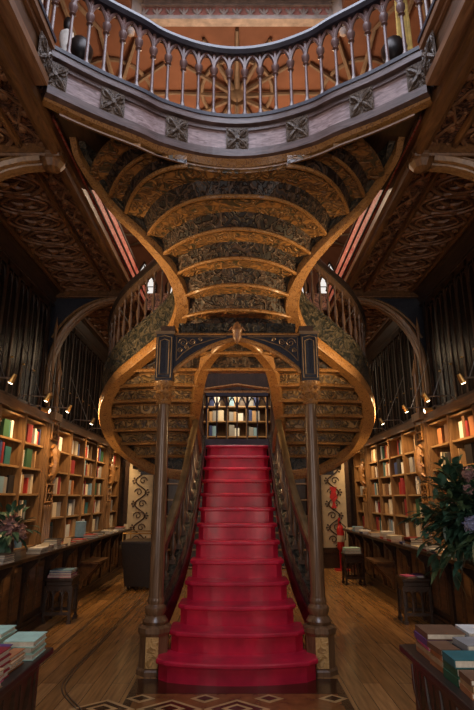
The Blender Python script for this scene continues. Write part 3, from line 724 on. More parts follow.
for s_ in (-1, 1):
    for bi, (bn, y0, y1, nc) in enumerate(BAYS):
        side = SIDE[s_]
        bc = thing('bookcase', 'golden wooden bookcase on the %s wall, %s' % (side, {'near': 'nearest the viewer before the carved pilaster', 'middle': 'between the two carved pilasters', 'end': 'narrow, at the far end beside the vine panel'}[bn]), 'bookcase', (s_ * 3.15, (y0 + y1) / 2, 0))
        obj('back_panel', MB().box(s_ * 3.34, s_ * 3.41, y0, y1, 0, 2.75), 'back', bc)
        cw = (y1 - y0) / nc
        for c in range(nc + 1):
            yy = y0 + cw * c; e = .022
            obj('upright', MB().box(s_ * FX, s_ * 3.34, yy - e if c else yy, yy + e if c < nc else yy, .0, 2.72).box(s_ * (FX - .015), s_ * FX, yy - .02, yy + .02, .94, 2.72), 'goldv', bc)
        for z in SHZ + [2.70]:
            obj('shelf', MB().box(s_ * (FX + .01), s_ * 3.34, y0 + .0, y1, z - .028, z), 'shelf', bc)
        obj('cornice', MB().box(s_ * (FX - .06), s_ * 3.34, y0, y1, 2.72, 2.78).box(s_ * (FX - .02), s_ * 3.34, y0, y1, 2.78, 2.86), 'mid', bc)
        obj('base', MB().box(s_ * 3.0, s_ * 3.34, y0, y1, 0, .90), 'dark', bc)
        obj('ledge', MB().box(s_ * 2.845, s_ * (FX + .02), y0, y1, .88, .93), 'dark', bc)
        for c in range(nc):
            ya, yb = y0 + cw * c + .04, y0 + cw * (c + 1) - .04
            if yb < 6.6: continue
            for r_, z in enumerate(SHZ):
                cols = []; pool = [p for p, wgt in PAL for _ in range(wgt)]
                R.shuffle(pool)
                for p in pool:
                    if p not in cols: cols.append(p)
                n = R.choice([4, 5, 5, 6]) if bn == 'near' else R.choice([4, 5]) if c < 2 else 9
                y = ya + R.uniform(0, .06); i = 0; maxh = (SHZ + [2.70])[r_ + 1] - z - .05
                while i < n and y < yb - .06:
                    face = R.random() < .22
                    th = R.uniform(.15, .2) if face else R.uniform(.035, .085)
                    if y + th > yb: break
                    hh = min(maxh, R.uniform(.2, .29)); dp = .035 if face else R.uniform(.15, .21)
                    col_ = cols[i]
                    x = s_ * (FX + R.uniform(.03, .07))
                    lab = '%s book %s, %s shelf, %s section, %s %s bookcase' % (col_, 'facing out' if face else 'standing spine out', ORD[r_], SEC[c] if nc > 1 else 'only', side, bn)
                    if bn == 'end' or c > 1 and bn == 'middle':
                        stuff_book(col_, x, x + s_ * dp, y, y + th, z, z + hh)
                    elif s_ < 0: book(col_, (x, y + th, z), (dp, th, hh), pi, lab, 'books on the %s %s bookcase' % (side, bn))
                    else: book(col_, (x, y, z), (dp, th, hh), 0, lab, 'books on the %s %s bookcase' % (side, bn))
                    nb += 1; i += 1
                    y += th + (.004 if R.random() < .7 else R.uniform(.04, .16))
        # glazed gothic cabinet above
        gc = thing('glazed_cabinet', 'tall dark glazed cabinet with pointed tracery above the %s %s bookcase' % (side, bn), 'cabinet', (s_ * 3.2, (y0 + y1) / 2, 2.86))
        obj('carcass', MB().box(s_ * 3.36, s_ * 3.415, y0, y1, 2.87, 4.715).box(s_ * 3.06, s_ * 3.36, y0, y0 + .05, 2.87, 4.715).box(s_ * 3.06, s_ * 3.36, y1 - .05, y1, 2.87, 4.715), 'darker', gc)
        for z in (3.25, 3.7, 4.15): obj('shelf', MB().box(s_ * 3.14, s_ * 3.36, y0 + .05, y1 - .05, z, z + .02), 'dark', gc)
        nd = max(2, int(round((y1 - y0) / .42))); dw = (y1 - y0 - .1) / nd
        for d_ in range(nd):
            a0 = y0 + .05 + dw * d_; a1 = a0 + dw; X = s_ * 3.08
            mb = MB()
            mb.box(X, X + s_ * .035, a0, a0 + .03, 2.88, 4.71).box(X, X + s_ * .035, a1 - .03, a1, 2.88, 4.71).box(X, X + s_ * .035, a0, a1, 2.88, 2.96).box(X, X + s_ * .035, a0, a1, 4.62, 4.71)
            am = (a0 + a1) / 2
            for (p0, p1) in ((a0 + .03, am), (am, a1 - .03)):
                for e0, e1 in ((p0, p1), (p1, p0)):
                    mb.tube([(X + s_ * .015, e0 + (e1 - e0) * .5 * (1 - cos(q / 5 * pi / 2)), 4.38 + .2 * sin(q / 5 * pi / 2)) for q in range(6)], .010, 5)
            mb.tube([(X + s_ * .015, am, 2.95), (X + s_ * .015, am, 4.62)], .010, 5)
            dr = obj('door', mb, 'dark', gc)
            obj('pane', MB().box(X + s_ * .016, X + s_ * .022, a0 + .03, a1 - .03, 2.96, 4.62), 'glass', dr)
            kb = MB()
            for z in (3.45,): kb.tube([(X - s_ * .005, a0 + .015, z), (X - s_ * .028, a0 + .015, z)], [.016, .010], 8)
            obj('knob', kb, 'brass', dr)
        # dim rows of volumes behind the glass: a few thick sets
        rowm = MB()
        yy = y0 + .1
sb_ = obj('books', SB, ['bk ' + k for k in SK]); tag(sb_, 'rows of books filling the far sections of both wall bookcases', 'books', None, 'stuff')
# carved pilasters between the bays
for s_ in (-1, 1):
    for D, nn in ((8.1, 'nearer'), (11.9, 'farther')):
        X = s_ * 2.88; t_ = thing('carved_pilaster', '%s carved gilded pilaster between bookcases on the %s wall' % (nn, SIDE[s_]), 'pilaster', (s_ * 3.0, D, 0), 'carved pilasters')
        h = .17
        obj('shaft', MB().box(X + s_ * .02, s_ * 3.41, D - h, D + h, 0, 2.9), 'goldv', t_)
        mb = MB()
        for k in range(4): mb.lathe(X, D - .12 + .08 * k, [(.03, .95), (.03, 1.0), (.02, 1.03), (.02, 1.42), (.03, 1.45), (.03, 1.5)], 8)
        obj('fluting', mb, 'goldv', t_, smooth=True)
        def lattice(z0, z1):
            mb = MB()
            for a in (-.13, .13): mb.tube([(X, D + a, z0), (X, D + a, z1)], .014, 5)
            for z in (z0, z1, (z0 + z1) / 2): mb.tube([(X, D - .14, z), (X, D + .14, z)], .014, 5)
            for q in (0, 1):
                for dz in (0, 1):
                    zc = z0 + (z1 - z0) * (.25 + .5 * dz)
                    for cc in (-.065, .065):
                        mb.tube([(X, D + cc + .05 * cos(a * pi / 5), zc + .05 * sin(a * pi / 5)) for a in range(11)], .011, 5, cap=False)
            return mb
        obj('lattice_panel', lattice(1.54, 1.80), 'gold', t_)
        mb = MB()
        mb.tube([(X, D, 1.86), (X - s_ * .03, D, 2.0), (X - s_ * .05, D, 2.12), (X - s_ * .03, D, 2.28), (X, D, 2.40)], [.04, .08, .06, .085, .03], 8)
        for q in (-1, 1):
            for z in (1.9, 2.05, 2.2, 2.33): mb.tube([(X, D, z), (X - s_ * .03, D + q * .07, z + .05), (X - s_ * .01, D + q * .12, z + .01)], [.02, .03, .012], 5)
        obj('carved_figure', mb, 'gold', t_, smooth=True)
        obj('lattice_panel', lattice(2.48, 2.72), 'gold', t_)
        mb = MB().box(X - s_ * .04, s_ * 3.05, D - .165, D + .165, 2.78, 2.9)
        mb.lathe(s_ * 2.9, D, [(.03, 2.9), (.05, 2.96), (.03, 3.02), (.03, 3.5), (.05, 3.55), (.02, 3.65), (.001, 3.8)], 8)
        for q in (-.12, .12): mb.lathe(s_ * 2.98, D + q, [(.03, 2.9), (.02, 3.0), (.02, 4.2), (.035, 4.25), (.001, 4.5)], 8)
        obj('pinnacle', mb, 'goldv', t_, smooth=True)
# counters along both walls
for s_ in (-1, 1):
    side = SIDE[s_]
    t_ = thing('counter', 'long dark panelled wooden counter along the %s wall under the bookshelves' % side, 'counter', (s_ * 2.75, 8.4, 0))
    obj('worktop', MB().box(s_ * 2.42, s_ * 2.84, 4.2, 12.38, .885, .93), 'dark', t_, bevel=.01)
    obj('body', MB().box(s_ * 2.62, s_ * 2.84, 4.25, 12.35, .10, .885), 'dark', t_)
    obj('plinth', MB().box(s_ * 2.57, s_ * 2.84, 4.22, 12.36, 0, .10).box(s_ * 2.59, s_ * 2.84, 4.24, 12.36, .10, .14), 'dark', t_)
    y = 4.5; k = 0
    while y < 12.3:
        mb = MB().prismx([(y - .05, .14), (y + .05, .14), (y + .05, .885), (y - .05, .885)], s_ * 2.59, s_ * 2.62)
        mb.prismy([(s_ * 2.62, .55), (s_ * 2.57, .62), (s_ * 2.54, .75), (s_ * 2.45, .84), (s_ * 2.44, .885), (s_ * 2.62, .885)][::s_], y - .035, y + .035)
        obj('bracket', mb, 'dark', t_)
        if y + .7 < 12.4:
            mb = MB()
            for q in (0, 1):
                c = y + .22 + .30 * q
                mb.box(s_ * 2.60, s_ * 2.62, c - .12, c + .12, .22, .80)
                mb.box(s_ * 2.59, s_ * 2.605, c - .085, c + .085, .27, .74)
            obj('panel', mb, 'mid', t_)
        y += .75; k += 1
    fs = MB().box(s_ * 2.28, s_ * 2.61, 9.05, 9.75, .55, .58)
    for q in (9.12, 9.4, 9.68): fs.prismy([(s_ * 2.61, .16), (s_ * 2.57, .16), (s_ * 2.54, .30), (s_ * 2.34, .50), (s_ * 2.32, .55), (s_ * 2.61, .55)][::s_], q - .02, q + .02)
    tag(obj('folding_shelf', fs, 'mid', t_), 'low folding shelf on brackets')
# spot lamps along the bookcases
def lampobj(s_, D, nn, X=2.52, Z=2.90, power=26, tgt=None, label=None):
    loc = (s_ * (FX - .03), D, 2.86)
    t_ = thing('spot_lamp', label or '%s spotlight over the %s bookshelves' % (nn, SIDE[s_]), 'lamp', loc, 'spotlights over the shelves')
    tip = (s_ * X, D, Z)
    obj('arm', MB().tube([loc, (s_ * (FX - .1), D, Z + .02), tip], .010, 6), 'metal', t_)
    obj('rod', MB().tube([(s_ * 3.06, D + .25, 3.75), (s_ * (X + .1), D, Z + .01)], .006, 5), 'metal', t_)
    aim = Vector(tgt or (s_ * 3.15, D + .1, 1.6)); v_ = (aim - Vector(tip)).normalized()
    a = Vector(tip) - v_ * .05; b_ = Vector(tip) + v_ * .06
    obj('head', MB().tube([a, b_], [.022, .036], 10), 'brass', t_)
    c = b_ + v_ * .008
    obj('bulb', MB().tube([b_, c], [.03, .02], 10), 'bulb', t_)
    l = light('SPOT', 'spot_light', tuple(c + v_ * .02), power, WARM, .02, aim=tuple(aim), spot=108, blend=.8)
NTH = ['nearest', 'second', 'third', 'fourth', 'fifth', 'sixth', 'farthest']
for s_ in (-1, 1):
    for i, D in enumerate((5.6, 6.7, 7.6, 8.9, 10.0, 11.2, 12.5)):
        lampobj(s_, D, NTH[i])
# brass spots added on the bookcase cornices to light the stair underside
for s_ in (-1, 1):
    for D, tg, pw, nn in ((5.15, (s_ * .7, 5.9, 3.9), 150, 'nearer'), (7.15, (s_ * 1.1, 7.4, 2.4), 150, 'farther')):
        loc = (s_ * (FX - .03), D, 2.86)
        t_ = thing('spot_lamp', '%s added brass cornice spotlight on the %s wall turned toward the staircase' % (nn, SIDE[s_]), 'lamp', loc, 'added spotlights turned to the stair')
        tip = Vector((s_ * 2.72, D, 2.80)); v_ = (Vector(tg) - tip).normalized()
        obj('arm', MB().tube([loc, (s_ * 2.8, D, 2.86), tip], .012, 6), 'metal', t_)
        obj('head', MB().tube([tip - v_ * .04, tip + v_ * .07], [.025, .04], 12), 'brass', t_)
        obj('bulb', MB().tube([tip + v_ * .07, tip + v_ * .075], [.030, .026], 12), 'bulb', t_)
        light('SPOT', 'spot_light', tuple(tip + v_ * .1), pw, (1, .66, .32), .04, aim=tg, spot=80, blend=.9)
# pendant added out of sight behind the bridge to brighten the gallery edges
t_ = thing('pendant_lamp', 'added unseen glass globe lamp above the stairwell, behind the bridge', 'lamp', (0, 7.4, 6.5))
obj('cord', MB().tube([(0, 7.4, 8.5), (0, 7.4, 6.68)], .01, 5), 'metal', t_)
obj('globe', MB().lathe(0, 7.4, [(.001, 6.44), (.08, 6.48), (.11, 6.56), (.08, 6.65), (.03, 6.68)], 14), 'bulb', t_, smooth=True)
light('POINT', 'added_stairwell_light', (0, 7.4, 6.3), 70, (1, .72, .5), .12)

# ------------------------------------------------------------------ far wall: vine panels, rear shelves
for s_ in (-1, 1):
    x0, x1 = 2.06, 2.66; D = 12.95
    t_ = thing('painted_panel', 'tall cream panel painted with a dark curling vine, on the %s of the far wall' % SIDE[s_], 'panel', (s_ * 2.36, D, .4), 'vine panels')
    obj('board', MB().box(s_ * x0, s_ * x1, D, D + .06, .46, 2.75), 'cream', t_)
    mb = MB(); c = s_ * 2.36
    mb.tube([(c + .13 * sin(a * .42), D - .006, .5 + 2.2 * a / 60) for a in range(61)], .016, 5)
    for k in range(8):
        zc = .64 + k * .274; q = 1 if k % 2 else -1
        mb.tube([(c + q * (.05 + .10 * (1 - a / 18) * cos(a * .5)), D - .006, zc + .10 * (1 - a / 18) * sin(a * .5)) for a in range(16)], .012, 5)
        for e in range(3):
            ex, ez = c - q * (.17 + .03 * (e % 2)), zc - .06 + .06 * e
            mb.tube([(ex, D - .012, ez), (ex, D - .002, ez)], .020, 8)
            mb.tube([(c - q * .10, D - .006, zc), (ex, D - .006, ez)], .007, 4)
    obj('vine', mb, 'vine', t_)
    if s_ > 0:
        mb = MB().prismy([(c - .10, 1.62), (c, 1.48), (c + .10, 1.62), (c + .05, 1.74), (c + .09, 1.86), (c - .09, 1.86), (c - .05, 1.74)], D - .02, D - .004)
        mb.prismy([(c - .06, 1.36), (c + .06, 1.36), (c + .02, 1.5), (c - .02, 1.5)], D - .02, D - .004)
        tag(obj('emblem', mb, 'extred', t_), 'red emblem in the middle of the vine')
    fr = MB()
    for xx in (x0 - .1, x1): fr.box(s_ * xx, s_ * (xx + .1), D - .03, D + .08, .40, 2.75)
    for k in range(14):
        fr.tube([(s_ * (x0 - .05), D - .045, .55 + .16 * k), (s_ * (x0 - .05), D - .02, .55 + .16 * k)], .022, 6)
    fr.box(s_ * (x0 - .1), s_ * (x1 + .1), D - .03, D + .08, .34, .46)
    obj('frame', fr, 'dark', t_)
    struct('baseboard_' + SIDE[s_], MB().box(s_ * 1.9, s_ * 2.95, D - .02, 13.2, 0, .34), 'dark')
# rear bookcase seen past the landing rail and under the stair
rb = thing('bookcase', 'pale lit bookcase seen through the landing rail at the back', 'bookcase', (0, 13, 0))
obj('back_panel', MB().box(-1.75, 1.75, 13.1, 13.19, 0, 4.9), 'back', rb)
for k in range(8):
    obj('upright', MB().box(-1.75 + .5 * k - .025, -1.75 + .5 * k + .025, 12.8, 13.1, 0, 4.9), 'goldv', rb)
for k in range(13): obj('shelf', MB().box(-1.75, 1.75, 12.82, 13.1, .02 + .38 * k, .05 + .38 * k), 'shelf', rb)
for r_ in (8, 9, 10):
    zz = .05 + .38 * r_
    for cidx in range(2, 5):
        x = -1.75 + .5 * cidx + .05; cl = ['white', 'cream', 'light blue', 'tan', 'grey', 'navy blue']; R.shuffle(cl)
        for i in range(2 + r_ % 2):
            th = R.uniform(.07, .14)
            o = book(cl[i], (x, 12.86, zz), (.2, th, R.uniform(.2, .3)), 0, '%s book behind the landing rail, %s shelf, %s bay' % (cl[i], ['lower', 'middle', 'upper'][r_ - 8], ['left', 'centre', 'right'][cidx - 2]), 'books behind the landing rail')
            o.rotation_euler = (0, 0, pi / 2); o.location = (x + th, 12.86, zz); x += th + .006
light('POINT', 'rear_lamp_light', (0, 12.2, 4.3), 26, (1, .85, .62), .1)
rl = thing('pendant_lamp', 'small pendant lamp behind the landing in the rear room', 'lamp', (0, 12.2, 4.5))
obj('cord', MB().tube([(0, 12.2, 5.0), (0, 12.2, 4.62)], .008, 5), 'metal', rl)
obj('shade', MB().loft([[(.03 * cos(a), 12.2 + .03 * sin(a), 4.64) for a in [k * pi / 6 for k in range(12)]], [(.13 * cos(a), 12.2 + .13 * sin(a), 4.5) for a in [k * pi / 6 for k in range(12)]]], cap=False), 'brass', rl)

# fire extinguisher on its red stand
ex = thing('fire_extinguisher', 'red fire extinguisher on a red floor stand by the right vine panel', 'fire extinguisher', (2.42, 12.62, 0))
X, Y = 2.42, 12.62
obj('stand', MB().box(X - .16, X + .16, Y - .13, Y + .13, 0, .03).box(X - .025, X + .025, Y + .09, Y + .11, 0.03, 1.15), 'extred', ex)
obj('cylinder', MB().lathe(X, Y, [(.07, .45), (.085, .47), (.085, .88), (.06, .96), (.03, 1.0), (.03, 1.03)], 16), 'extred', ex, smooth=True)
obj('valve', MB().box(X - .02, X + .02, Y - .07, Y + .03, 1.03, 1.07).tube([(X, Y, 1.06), (X, Y - .08, 1.11)], .01, 6), 'bronze', ex)
obj('hose', MB().tube([(X + .02, Y, 1.04), (X + .12, Y - .02, .95), (X + .11, Y - .02, .65)], .013, 6), 'bronze', ex)
tag(obj('sticker', MB().lathe(X, Y, [(.087, .62), (.087, .76)], 16), 'cream', ex), 'pale instruction band')

# dark tapered bin with a rail by the far left
bn_ = thing('cart', 'dark tapered wooden cart standing at the far end of the left counter', 'cart', (-1.82, 10.3, 0))
X, Y = -1.80, 10.3
def rr_(hx, hy, z): return [(X - hx, Y - hy, z), (X + hx, Y - hy, z), (X + hx, Y + hy, z), (X - hx, Y + hy, z)]
obj('body', MB().loft([rr_(.24, .30, .06), rr_(.32, .38, .80)]), 'darker', bn_)
obj('rim', MB().box(X - .34, X + .34, Y - .40, Y + .40, .80, .83), 'dark', bn_)
mb = MB()
for a, c in ((-.3, -.36), (.3, -.36), (.3, .36), (-.3, .36)): mb.tube([(X + a, Y + c, .83), (X + a, Y + c, .97)], .012, 6)
mb.tube([(X - .3, Y - .36, .97), (X + .3, Y - .36, .97), (X + .3, Y + .36, .97), (X - .3, Y + .36, .97), (X - .3, Y - .36, .97)], .013, 6)
obj('rail', mb, 'brass', bn_)
for a, c in ((-.18, -.22), (.18, -.22), (.18, .22), (-.18, .22)): obj('wheel', MB().tube([(X + a - .02, Y + c, .035), (X + a + .02, Y + c, .035)], .033, 12), 'bronze', bn_)
# cart rails let into the floor on the left
for off, nm_ in ((0, 'inner'), (-.36, 'outer')):
    if off == 0: P_ = [(-.95, 4.1), (-1.23, 4.58), (-1.48, 4.98), (-1.56, 5.4), (-1.56, 6.5), (-1.55, 9.85)]
    else: P_ = [(-1.95, 4.6), (-1.96, 6.4), (-1.97, 9.85)]
    pts = cr([(a, b_, .004) for a, b_ in P_], 8)
    mb = MB()
    for e in (-.014, .014): mb.sweep(pts, [(e - .004, -.003), (e + .004, -.003), (e + .004, .006), (e - .004, .006)])
    tag(obj('rail_track', mb, 'track'), '%s dark metal rail track let into the floorboards on the left' % nm_, 'rail')

# ------------------------------------------------------------------ stools
def stool():
    t_ = thing('stool', 'stool', 'stool', (0, 0, 0))
    obj('seat', MB().box(-.185, .185, -.19, .19, .52, .56).box(-.17, .17, -.17, .17, .46, .52), 'dark', t_, bevel=.008)
    for a in (-1, 1):
        for c in (-1, 1):
            obj('leg', MB().box(a * .15, a * .185, c * .14, c * .175, 0, .46).box(a * .14, a * .195, c * .13, c * .185, 0, .04), 'dark', t_)
    for q in (-1, 1):
        mb = MB().box(-.16, .16, q * .15, q * .165, .10, .14).box(-.16, .16, q * .15, q * .165, .40, .46)
        for x in (-.06, .06): mb.box(x - .012, x + .012, q * .15, q * .165, .14, .40)
        for (u, v_) in ((-.15, -.06), (-.06, .06), (.06, .15)):
            m_ = (u + v_) / 2
            for e in (u, v_): mb.tube([(e + (m_ - e) * (1 - cos(a / 5 * pi / 2)), q * .158, .30 + .1 * sin(a / 5 * pi / 2)) for a in range(6)], .010, 5)
        obj('tracery', mb, 'dark', t_)
        mb = MB().box(q * .155, q * .17, -.14, .14, .10, .14).box(q * .155, q * .17, -.14, .14, .40, .46)
        for y in (-.05, .05): mb.box(q * .155, q * .17, y - .012, y + .012, .14, .40)
        obj('tracery', mb, 'dark', t_)
    return t_
s0 = stool(); s0.location = (-2.40, 7.6, 0); s0['label'] = 'small dark gothic stool by the left counter carrying pink and blue books'; s0['group'] = 'gothic stools'
s0.rotation_euler = (0, 0, .04)
tree_copy(s0, (2.40, 7.55, 0), -.05, 'small dark gothic stool by the right counter carrying loose booklets', 'gothic stools')
tree_copy(s0, (2.26, 10.7, 0), 0, 'small dark gothic stool at the far end of the right counter', 'gothic stools')
# flat books: covers and pages as parts
def flat_book(x, y, z, L, W, T, colour, rz, label, group, ribbon=None):
    t_ = thing('book', label, 'book', (0, 0, 0), group)
    mb = MB().box(-W / 2, W / 2, -L / 2, L / 2, 0, .004).box(-W / 2, W / 2, -L / 2, L / 2, T - .004, T).box(-W / 2, -W / 2 + .004, -L / 2, L / 2, .003, T - .003)
    obj('cover', mb, 'bk ' + colour, t_)
    pg = obj('pages', MB().box(-W / 2 + .004, W / 2 - .006, -L / 2 + .005, L / 2 - .005, .004, T - .004), 'paper', t_)
    if ribbon: obj('ribbon', MB().tube([(W / 2 - .01, 0, T * .5), (W / 2 + .03, -.02, T * .2), (W / 2 + .04, -.05, -.02)], .003, 4), 'bk ' + ribbon, t_)
    t_.location = (x, y, z); t_.rotation_euler = (0, 0, rz); return t_
def stack(x, y, z, specs, where, group, rz=0, rib=False):
    """specs bottom to top: (colour, L, W, T)"""
    n = len(specs); PN = {1: ['single'], 2: ['bottom', 'top'], 3: ['bottom', 'middle', 'top'], 4: ['bottom', 'second', 'third', 'top'], 5: ['bottom', 'second', 'third', 'fourth', 'top'], 6: ['bottom', 'second', 'third', 'fourth', 'fifth', 'top']}[n]
    for i, (c, L, W, T) in enumerate(specs):
        flat_book(x + R.uniform(-.006, .006), y + R.uniform(-.006, .006), z, L, W, T, c, rz + R.uniform(-.05, .05),
                  ('%s book, %s of the pile %s' % (c, PN[i], where)) if n > 1 else '%s book lying %s' % (c, where), group, ribbon=(R.choice(['pink', 'bright red', 'mint green']) if rib else None))
        z += T + .0005
stack(-2.40, 7.6, .561, [('pink', .30, .32, .035), ('purple', .30, .30, .03), ('light blue', .28, .30, .025)], 'on the left stool', 'books on the stools')
stack(2.33, 7.5, .561, [('tan', .20, .15, .015), ('pink', .19, .14, .012)], 'on the nearer right stool, left side', 'books on the stools', .3)
stack(2.49, 7.58, .561, [('white', .2, .15, .015), ('purple', .19, .14, .012)], 'on the nearer right stool, right side', 'books on the stools', -.2)
stack(2.26, 10.7, .561, [('grey', .30, .32, .05), ('mint green', .28, .30, .05)], 'on the far right stool', 'books on the stools')
# ------------------------------------------------------------------ front tables
def table(s_):
    side = SIDE[s_]; X0, X1, Y0, Y1, H = 1.02 if s_ < 0 else .92, 2.15, .9, 3.18 if s_ < 0 else 3.24, .80
    t_ = thing('display_table', 'dark carved display table with books in the lower %s corner' % side, 'table', (s_ * 1.6, 2.1, 0), 'display tables')
    obj('tabletop', MB().box(s_ * X0, s_ * X1, Y0, Y1, H - .035, H), 'darker', t_, bevel=.008)
    for x in (X0 + .09, X1 - .09):
        for y in (Y0 + .09, Y1 - .09):
            obj('leg', MB().lathe(s_ * x, y, [(.05, 0), (.05, .06), (.03, .09), (.03, .25), (.045, .28), (.045, H - .035)], 8, pi / 8), 'dark', t_)
    for x in (X0 + .05, X1 - .07):
        mb = MB().box(s_ * x, s_ * (x + .02), Y0 + .08, Y1 - .08, H - .09, H - .035)
        y = Y0 + .2
        mb.box(s_ * (x + .005), s_ * (x + .014), Y0 + .1, Y1 - .1, .45, H - .09)
        mb.box(s_ * x, s_ * (x + .02), Y0 + .08, Y1 - .08, .30, .34)
        while y < Y1 - .1:
            mb.box(s_ * x, s_ * (x + .02), y - .02, y + .02, .34, H - .09)
            for e in (-1, 1): mb.tube([(s_ * (x + .01), y + e * .02, .52), (s_ * (x + .01), y + e * .07, .60), (s_ * (x + .01), y + e * .10, H - .09)], [.014, .02, .014], 5)
            y += .2
        mb.box(s_ * (x + .005), s_ * (x + .012), Y0 + .1, Y1 - .1, .34, .50)
        obj('side_apron', mb, 'dark', t_)
    for y in (Y0 + .05, Y1 - .07):
        mb = MB().box(s_ * (X0 + .08), s_ * (X1 - .08), y, y + .02, H - .16, H - .035)
        mb.box(s_ * (X0 + .08), s_ * (X1 - .08), y, y + .02, .30, .34)
        x = X0 + .2
        while x < X1 - .1: mb.box(s_ * x - .015, s_ * x + .015, y, y + .02, .34, H - .16); x += .16
        obj('end_apron', mb, 'dark', t_)
for s_ in (-1, 1): table(s_)
Z = .801; G = 'books on the left display table'
stack(-1.125, 3.02, Z, [('mint green', .20, .16, .03)] * 3, 'at the far right corner of the left table', G)
stack(-1.305, 3.05, Z, [('mint green', .20, .16, .03)] * 3 + [('mint green', .19, .15, .025)], 'second from the corner on the left table', G)
stack(-1.215, 2.835, Z, [('purple', .12, .15, .028)] * 3, 'in front of the mint books, left table', G)
stack(-1.10, 2.80, Z, [('orange', .17, .06, .022), ('tan', .17, .06, .022), ('orange', .17, .06, .022)], 'narrow and beside the edge, left table', G)
stack(-1.14, 2.635, Z, [('dark red', .13, .15, .03)] * 4, 'of thick red volumes, left table', G)
stack(-1.10, 2.475, Z, [('tan', .15, .14, .025), ('pink', .15, .14, .025), ('tan', .15, .14, .025)], 'nearest along the left table edge', G)
G = 'books on the right display table'
stack(1.080, 3.02, Z, [('orange', .20, .20, .022), ('tan', .20, .20, .022), ('pink', .20, .20, .02), ('purple', .2, .2, .03), ('brown', .20, .20, .03)], 'at the far left corner of the right table', G, 0, True)
stack(1.300, 3.04, Z, [('pink', .2, .18, .03), ('purple', .2, .18, .035), ('black', .2, .18, .03), ('white', .20, .18, .025)], 'with a white top, right table', G)
stack(1.510, 3.05, Z, [('brown', .2, .2, .03), ('tan', .2, .2, .03), ('brown', .2, .2, .03), ('tan', .2, .2, .025), ('brown', .2, .2, .03)], 'third along the far end, right table', G)
stack(1.020, 2.80, Z, [('orange', .16, .10, .025), ('tan', .16, .10, .025), ('orange', .16, .10, .025), ('brown', .16, .10, .025)], 'by the edge before the purple ones, right table', G, 0, True)
stack(1.170, 2.80, Z, [('navy blue', .16, .16, .03), ('brown', .16, .16, .03), ('black', .16, .16, .03), ('grey', .16, .16, .03)], 'in the second row, right table', G)
stack(1.360, 2.81, Z, [('dark green', .18, .18, .035), ('black', .18, .18, .035), ('grey', .18, .18, .03)], 'grey topped, second row, right table', G)
stack(1.055, 2.62, Z, [('dark green', .15, .17, .035), ('dark green', .15, .17, .035), ('teal', .15, .17, .035)], 'third row by the edge, right table', G, 0, True)
stack(1.250, 2.62, Z, [('teal', .16, .18, .035), ('navy blue', .16, .18, .035), ('teal', .16, .18, .03)], 'third row second in, right table', G)
stack(1.020, 2.455, Z, [('orange', .13, .10, .025), ('tan', .13, .10, .025), ('brown', .13, .10, .025)], 'fourth row by the edge, right table', G, 0, True)
stack(1.170, 2.44, Z, [('teal', .15, .16, .03), ('dark green', .15, .16, .03), ('teal', .15, .16, .03)], 'fourth row second in, right table', G, 0, True)

# ------------------------------------------------------------------ goods lying on the counters
def counter_goods(s_, runs):
    side = SIDE[s_]
    for i, (D, off, cols, sz, wh) in enumerate(runs):
        stack(s_ * (2.40 + off), D, .931, [(c, sz[0], sz[1], sz[2]) for c in cols], wh, 'books lying on the %s counter' % side, R.uniform(-.1, .1))
P8 = ['white', 'cream', 'grey', 'light blue', 'white', 'bright red', 'tan', 'navy blue', 'black', 'white', 'dark red', 'cream']
LM = ['before the nearer pilaster', 'below the middle bookcase', 'below the end bookcase']
for s_ in (-1, 1):
    D = 5.2; i = 0; runs = []
    while D < 12.1:
        if not (6.05 < D < 6.75 if s_ < 0 else D < 5.9):
            h_ = R.choice([1, 2, 3, 4]) if D < 8 else R.choice([1, 1, 2, 3])
            cs = [P8[(i * 3 + j * 2 + (s_ > 0)) % 12] for j in range(h_)]
            if s_ < 0 and D < 7.9: cs = (['white', 'black'] * 3)[:max(3, h_)]
            if s_ < 0 and 8.2 < D < 8.9: cs = ['bright red']
            if s_ > 0 and 8.2 < D < 9.4: cs = ['bright red', 'cream', 'cream', 'white'][:4 - i % 2]
            if s_ > 0 and 11 < D < 11.9: cs = ['light blue', 'grey', 'light blue']
            wh = 'on the %s counter, %s from the near end' % (SIDE[s_], ['first', 'second', 'third', 'fourth', 'fifth', 'sixth', 'seventh', 'eighth', 'ninth', 'tenth', 'eleventh', 'twelfth', 'thirteenth', 'fourteenth', 'fifteenth', 'sixteenth', 'seventeenth', 'eighteenth', 'nineteenth', 'twentieth', 'twenty-first', 'twenty-second', 'twenty-third', 'twenty-fourth'][i])
            runs.append((D, .12 + R.uniform(0, .05), cs, (.24, .18, .022 if D < 7.5 else .03), wh)); i += 1
        D += R.uniform(.30, .36) if D < 8.0 else R.uniform(.42, .52) if D < 8.5 else R.uniform(.5, .8)
    counter_goods(s_, runs)
# small upright cards
for i, (s_, D, wh) in enumerate(((-1, 7.0, 'nearest'), (-1, 7.9, 'second'), (-1, 12.0, 'farthest'))):
    mb = MB().prismx([(D - .01, .931), (D + .05, .931), (D + .02, 1.04), (D + .012, 1.04)], s_ * 2.43, s_ * 2.53)
    tag(obj('card', mb, 'cream'), '%s white price card standing on the left counter' % wh, 'card', 'price cards')
mb = MB().box(-2.86, -2.70, 9.5, 9.62, .931, 1.20); tag(obj('box', mb, 'bk light blue', bevel=.01), 'upright blue box standing on the left counter', 'box')

